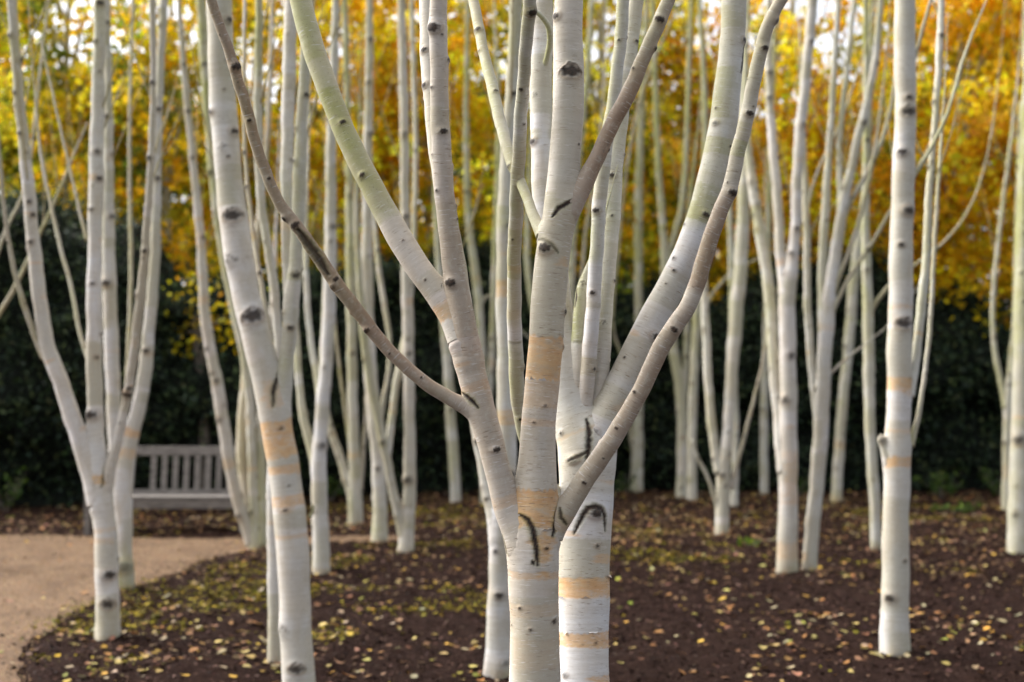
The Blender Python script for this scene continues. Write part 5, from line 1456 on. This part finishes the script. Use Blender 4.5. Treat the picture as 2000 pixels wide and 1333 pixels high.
plant(1838, 972, 0.42, 0.75, "bright green low plant by the hedge right of the straight single birch", 501, 95, 0.8)
plant(1955, 970, 0.45, 0.6, "green low plant by the hedge beside the wishbone-shaped birch", 502, 80, 0.7)
plant(645, 980, 0.46, 0.6, "bright green low plant by the hedge between two mid-distance birches", 503, 90, 0.9)
plant(12, 1004, 0.62, 0.6, "green low plant by the hedge at the far left end of the path", 504, 80, 0.8)
plant(1560, 970, 0.35, 0.4, "small green low plant by the hedge behind the crooked birch", 505, 50, 0.6)
plant(1860, 1000, 0.10, 0.7, "flat tuft of green growing out in the leaf litter on the right", 506, 60, 1.1)
plant(1466, 1066, 0.06, 0.25, "tiny green seedling in the mulch right of the trident-shaped birch", 507, 14, 1.6)
plant(1222, 968, 0.35, 0.35, "small green low plant by the hedge behind the long right limb", 508, 40, 0.6)

# ------------------------------------------------------------------ fallen leaves and mulch
def scatter_px(n, r, vmin=962, vmax=1500, umin=-250, umax=2250):
    """even over the ground, inside the wedge that the picture looks at and a margin round it"""
    out = []
    Y0, Y1 = ground_Y(vmax), ground_Y(vmin)
    while sum(len(o) for o in out) < n:
        y = np.sqrt(r.rand(n) * (Y1 ** 2 - Y0 ** 2) + Y0 ** 2)
        u = umin + (umax - umin) * r.rand(n)
        out.append(np.column_stack([(u - 1000) * y / F, y]))
    return np.vstack(out)[:n]


def litter():
    r = np.random.RandomState(61)
    P = scatter_px(26000, r)
    s = path_signed(P)
    den = 0.45 + 0.35 * Noise2(1.1, seed=62)(P) + 0.35 * Noise2(4.5, seed=63)(P)
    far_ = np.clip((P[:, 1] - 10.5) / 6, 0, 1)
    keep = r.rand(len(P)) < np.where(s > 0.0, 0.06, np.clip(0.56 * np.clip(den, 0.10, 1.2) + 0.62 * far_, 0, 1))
    P = P[keep]; s = s[keep]
    caught = []
    for bx, by, br in BASES:
        for _ in range(16):
            a = r.rand() * 6.28; d = br * 1.15 + 0.02 + abs(r.randn()) * 0.10
            caught.append((bx + math.cos(a) * d, by + math.sin(a) * d))
    caught = np.array(caught)
    P = np.vstack([P, caught]); s = np.r_[s, path_signed(caught)]
    n = len(P)
    z = np.where(s > 0, 0.006, ground_z(P)) + 0.006
    L = 0.026 + 0.040 * r.rand(n)
    Wd = L * (0.62 + 0.18 * r.rand(n))
    # ovate curled leaf: 12 points
    tt = np.array([0.0, 0.18, 0.42, 0.68, 1.0])
    ww = np.array([0.02, 0.42, 0.5, 0.30, 0.0])
    loc = []
    for t, w in zip(tt, ww):
        loc += [(t - 0.5, -w), (t - 0.5, 0.0), (t - 0.5, w)]
    loc = np.array(loc)
    fc = []
    for i in range(4):
        a = i * 3
        fc += [[a, a + 1, a + 4, a + 3], [a + 1, a + 2, a + 5, a + 4]]
    fc = np.array(fc)
    ang = r.rand(n) * 6.28
    curl = r.rand(n) * 0.9 - 0.15
    cup = r.rand(n) * 0.8 - 0.2
    tx, ty = r.randn(n) * 0.22, r.randn(n) * 0.22
    lx = loc[None, :, 0] * L[:, None]
    ly = loc[None, :, 1] * Wd[:, None]
    lz = curl[:, None] * (loc[None, :, 0] ** 2) * L[:, None] + cup[:, None] * np.abs(loc[None, :, 1]) ** 1.5 * Wd[:, None] + tx[:, None] * lx + ty[:, None] * ly
    lz -= lz.min(1, keepdims=True)
    ca, sa = np.cos(ang)[:, None], np.sin(ang)[:, None]
    V = np.stack([P[:, :1] + lx * ca - ly * sa, P[:, 1:] + lx * sa + ly * ca, z[:, None] + lz], -1)
    i = np.arange(n)[:, None, None] * 15
    Fc = (fc[None] + i).reshape(-1, 4)
    c = tint(n, [(0.37, 0.28, 0.10), (0.40, 0.25, 0.045), (0.31, 0.155, 0.055), (0.27, 0.145, 0.085), (0.31, 0.25, 0.15), (0.12, 0.062, 0.030), (0.22, 0.21, 0.04)], [3.0, 1.6, 1.8, 1.7, 2.2, 4.0, 0.8], r, 0.22)
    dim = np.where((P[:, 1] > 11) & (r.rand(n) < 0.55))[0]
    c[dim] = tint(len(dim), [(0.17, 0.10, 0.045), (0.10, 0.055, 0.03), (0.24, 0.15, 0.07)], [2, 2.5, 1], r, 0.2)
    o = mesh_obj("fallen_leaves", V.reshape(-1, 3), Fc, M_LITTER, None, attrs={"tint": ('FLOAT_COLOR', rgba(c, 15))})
    tag(o, "scattered yellow and tan fallen leaves over the dark mulch", "fallen leaves", kind="stuff")


litter()


def moss_at(P):
    m = np.zeros(len(P))
    for u, v, rad, am in MOSS_PX:
        c = ground_pt(u, v)[:2]
        m = np.maximum(m, am * np.exp(-((P - c) ** 2).sum(1) / (2 * rad * rad)))
    return m


def mulch():
    r = np.random.RandomState(71)
    P = scatter_px(120000, r, vmin=985, vmax=1480, umin=-150, umax=2150)
    s = path_signed(P)
    P = P[(s < -0.02) | (r.rand(len(P)) < 0.75 * np.exp(-np.maximum(s, 0) / 0.12))]
    n = len(P)
    z = np.maximum(ground_z(P), np.where(path_signed(P) > -0.05, 0.003, -1)) + 0.004
    L = 0.009 + 0.038 * r.rand(n) ** 2.5
    d = rand_dirs(n, r) * np.array([1, 1, 0.35]); d /= np.linalg.norm(d, axis=1, keepdims=True)
    up = np.tile([0.0, 0.0, 1.0], (n, 1)) + r.randn(n, 3) * 0.4
    c = tint(n, [(0.014, 0.0078, 0.0062), (0.032, 0.0178, 0.0140), (0.060, 0.034, 0.025), (0.11, 0.066, 0.048)], [3, 4, 2.2, 0.6], r, 0.28)
    ms = moss_at(P) + 0.26 * Noise2(3.2, seed=72)(P) + 0.26 * Noise2(9.0, seed=73)(P) + 0.14 * r.randn(len(P))
    k = np.where(ms > 0.78)[0]
    L[k] += 0.014
    c[k] = tint(len(k), [(0.17, 0.135, 0.014), (0.10, 0.09, 0.012), (0.26, 0.19, 0.022), (0.05, 0.035, 0.012)], [3, 2.5, 1.5, 1.5], r, 0.25)
    V, Fc = leaf_mesh(np.column_stack([P, z]), L, L * (0.3 + 0.5 * r.rand(n)), d, up, 0.1)
    o = mesh_obj("bark_mulch", V, Fc, M_CHIP, None, smooth=False, attrs={"tint": ('FLOAT_COLOR', rgba(c, 4))})
    tag(o, "loose dark brown bark chips covering the planting bed", "mulch", kind="stuff")


mulch()


def grit():
    r = np.random.RandomState(81)
    P = scatter_px(30000, r, vmin=1040, vmax=1480, umin=-250, umax=900)
    s = path_signed(P)
    P = P[s > -0.03 - 0.05 * r.rand(len(P))]
    n = len(P)
    a = 0.004 + 0.007 * r.rand(n)
    o8 = np.array([(1, 0, 0), (0, 1, 0), (-1, 0, 0), (0, -1, 0), (0, 0, 0.8)])
    sc = (0.7 + 0.6 * r.rand(n, 5, 1)) * a[:, None, None]
    V = np.column_stack([P, np.full(n, 0.003)])[:, None] + o8[None] * sc
    i = np.arange(n)[:, None, None] * 5
    Fc = (np.array([[0, 1, 4], [1, 2, 4], [2, 3, 4], [3, 0, 4]])[None] + i).reshape(-1, 3)
    c = tint(n, [(0.18, 0.112, 0.060), (0.12, 0.073, 0.038), (0.26, 0.18, 0.105), (0.06, 0.036, 0.021)], [4, 3, 1.4, 1], r, 0.18)
    o = mesh_obj("gravel", V.reshape(-1, 3), Fc, M_CHIP, None, smooth=False, attrs={"tint": ('FLOAT_COLOR', rgba(c, 5))})
    tag(o, "loose sandy gravel grains on the path", "gravel", kind="stuff")


grit()
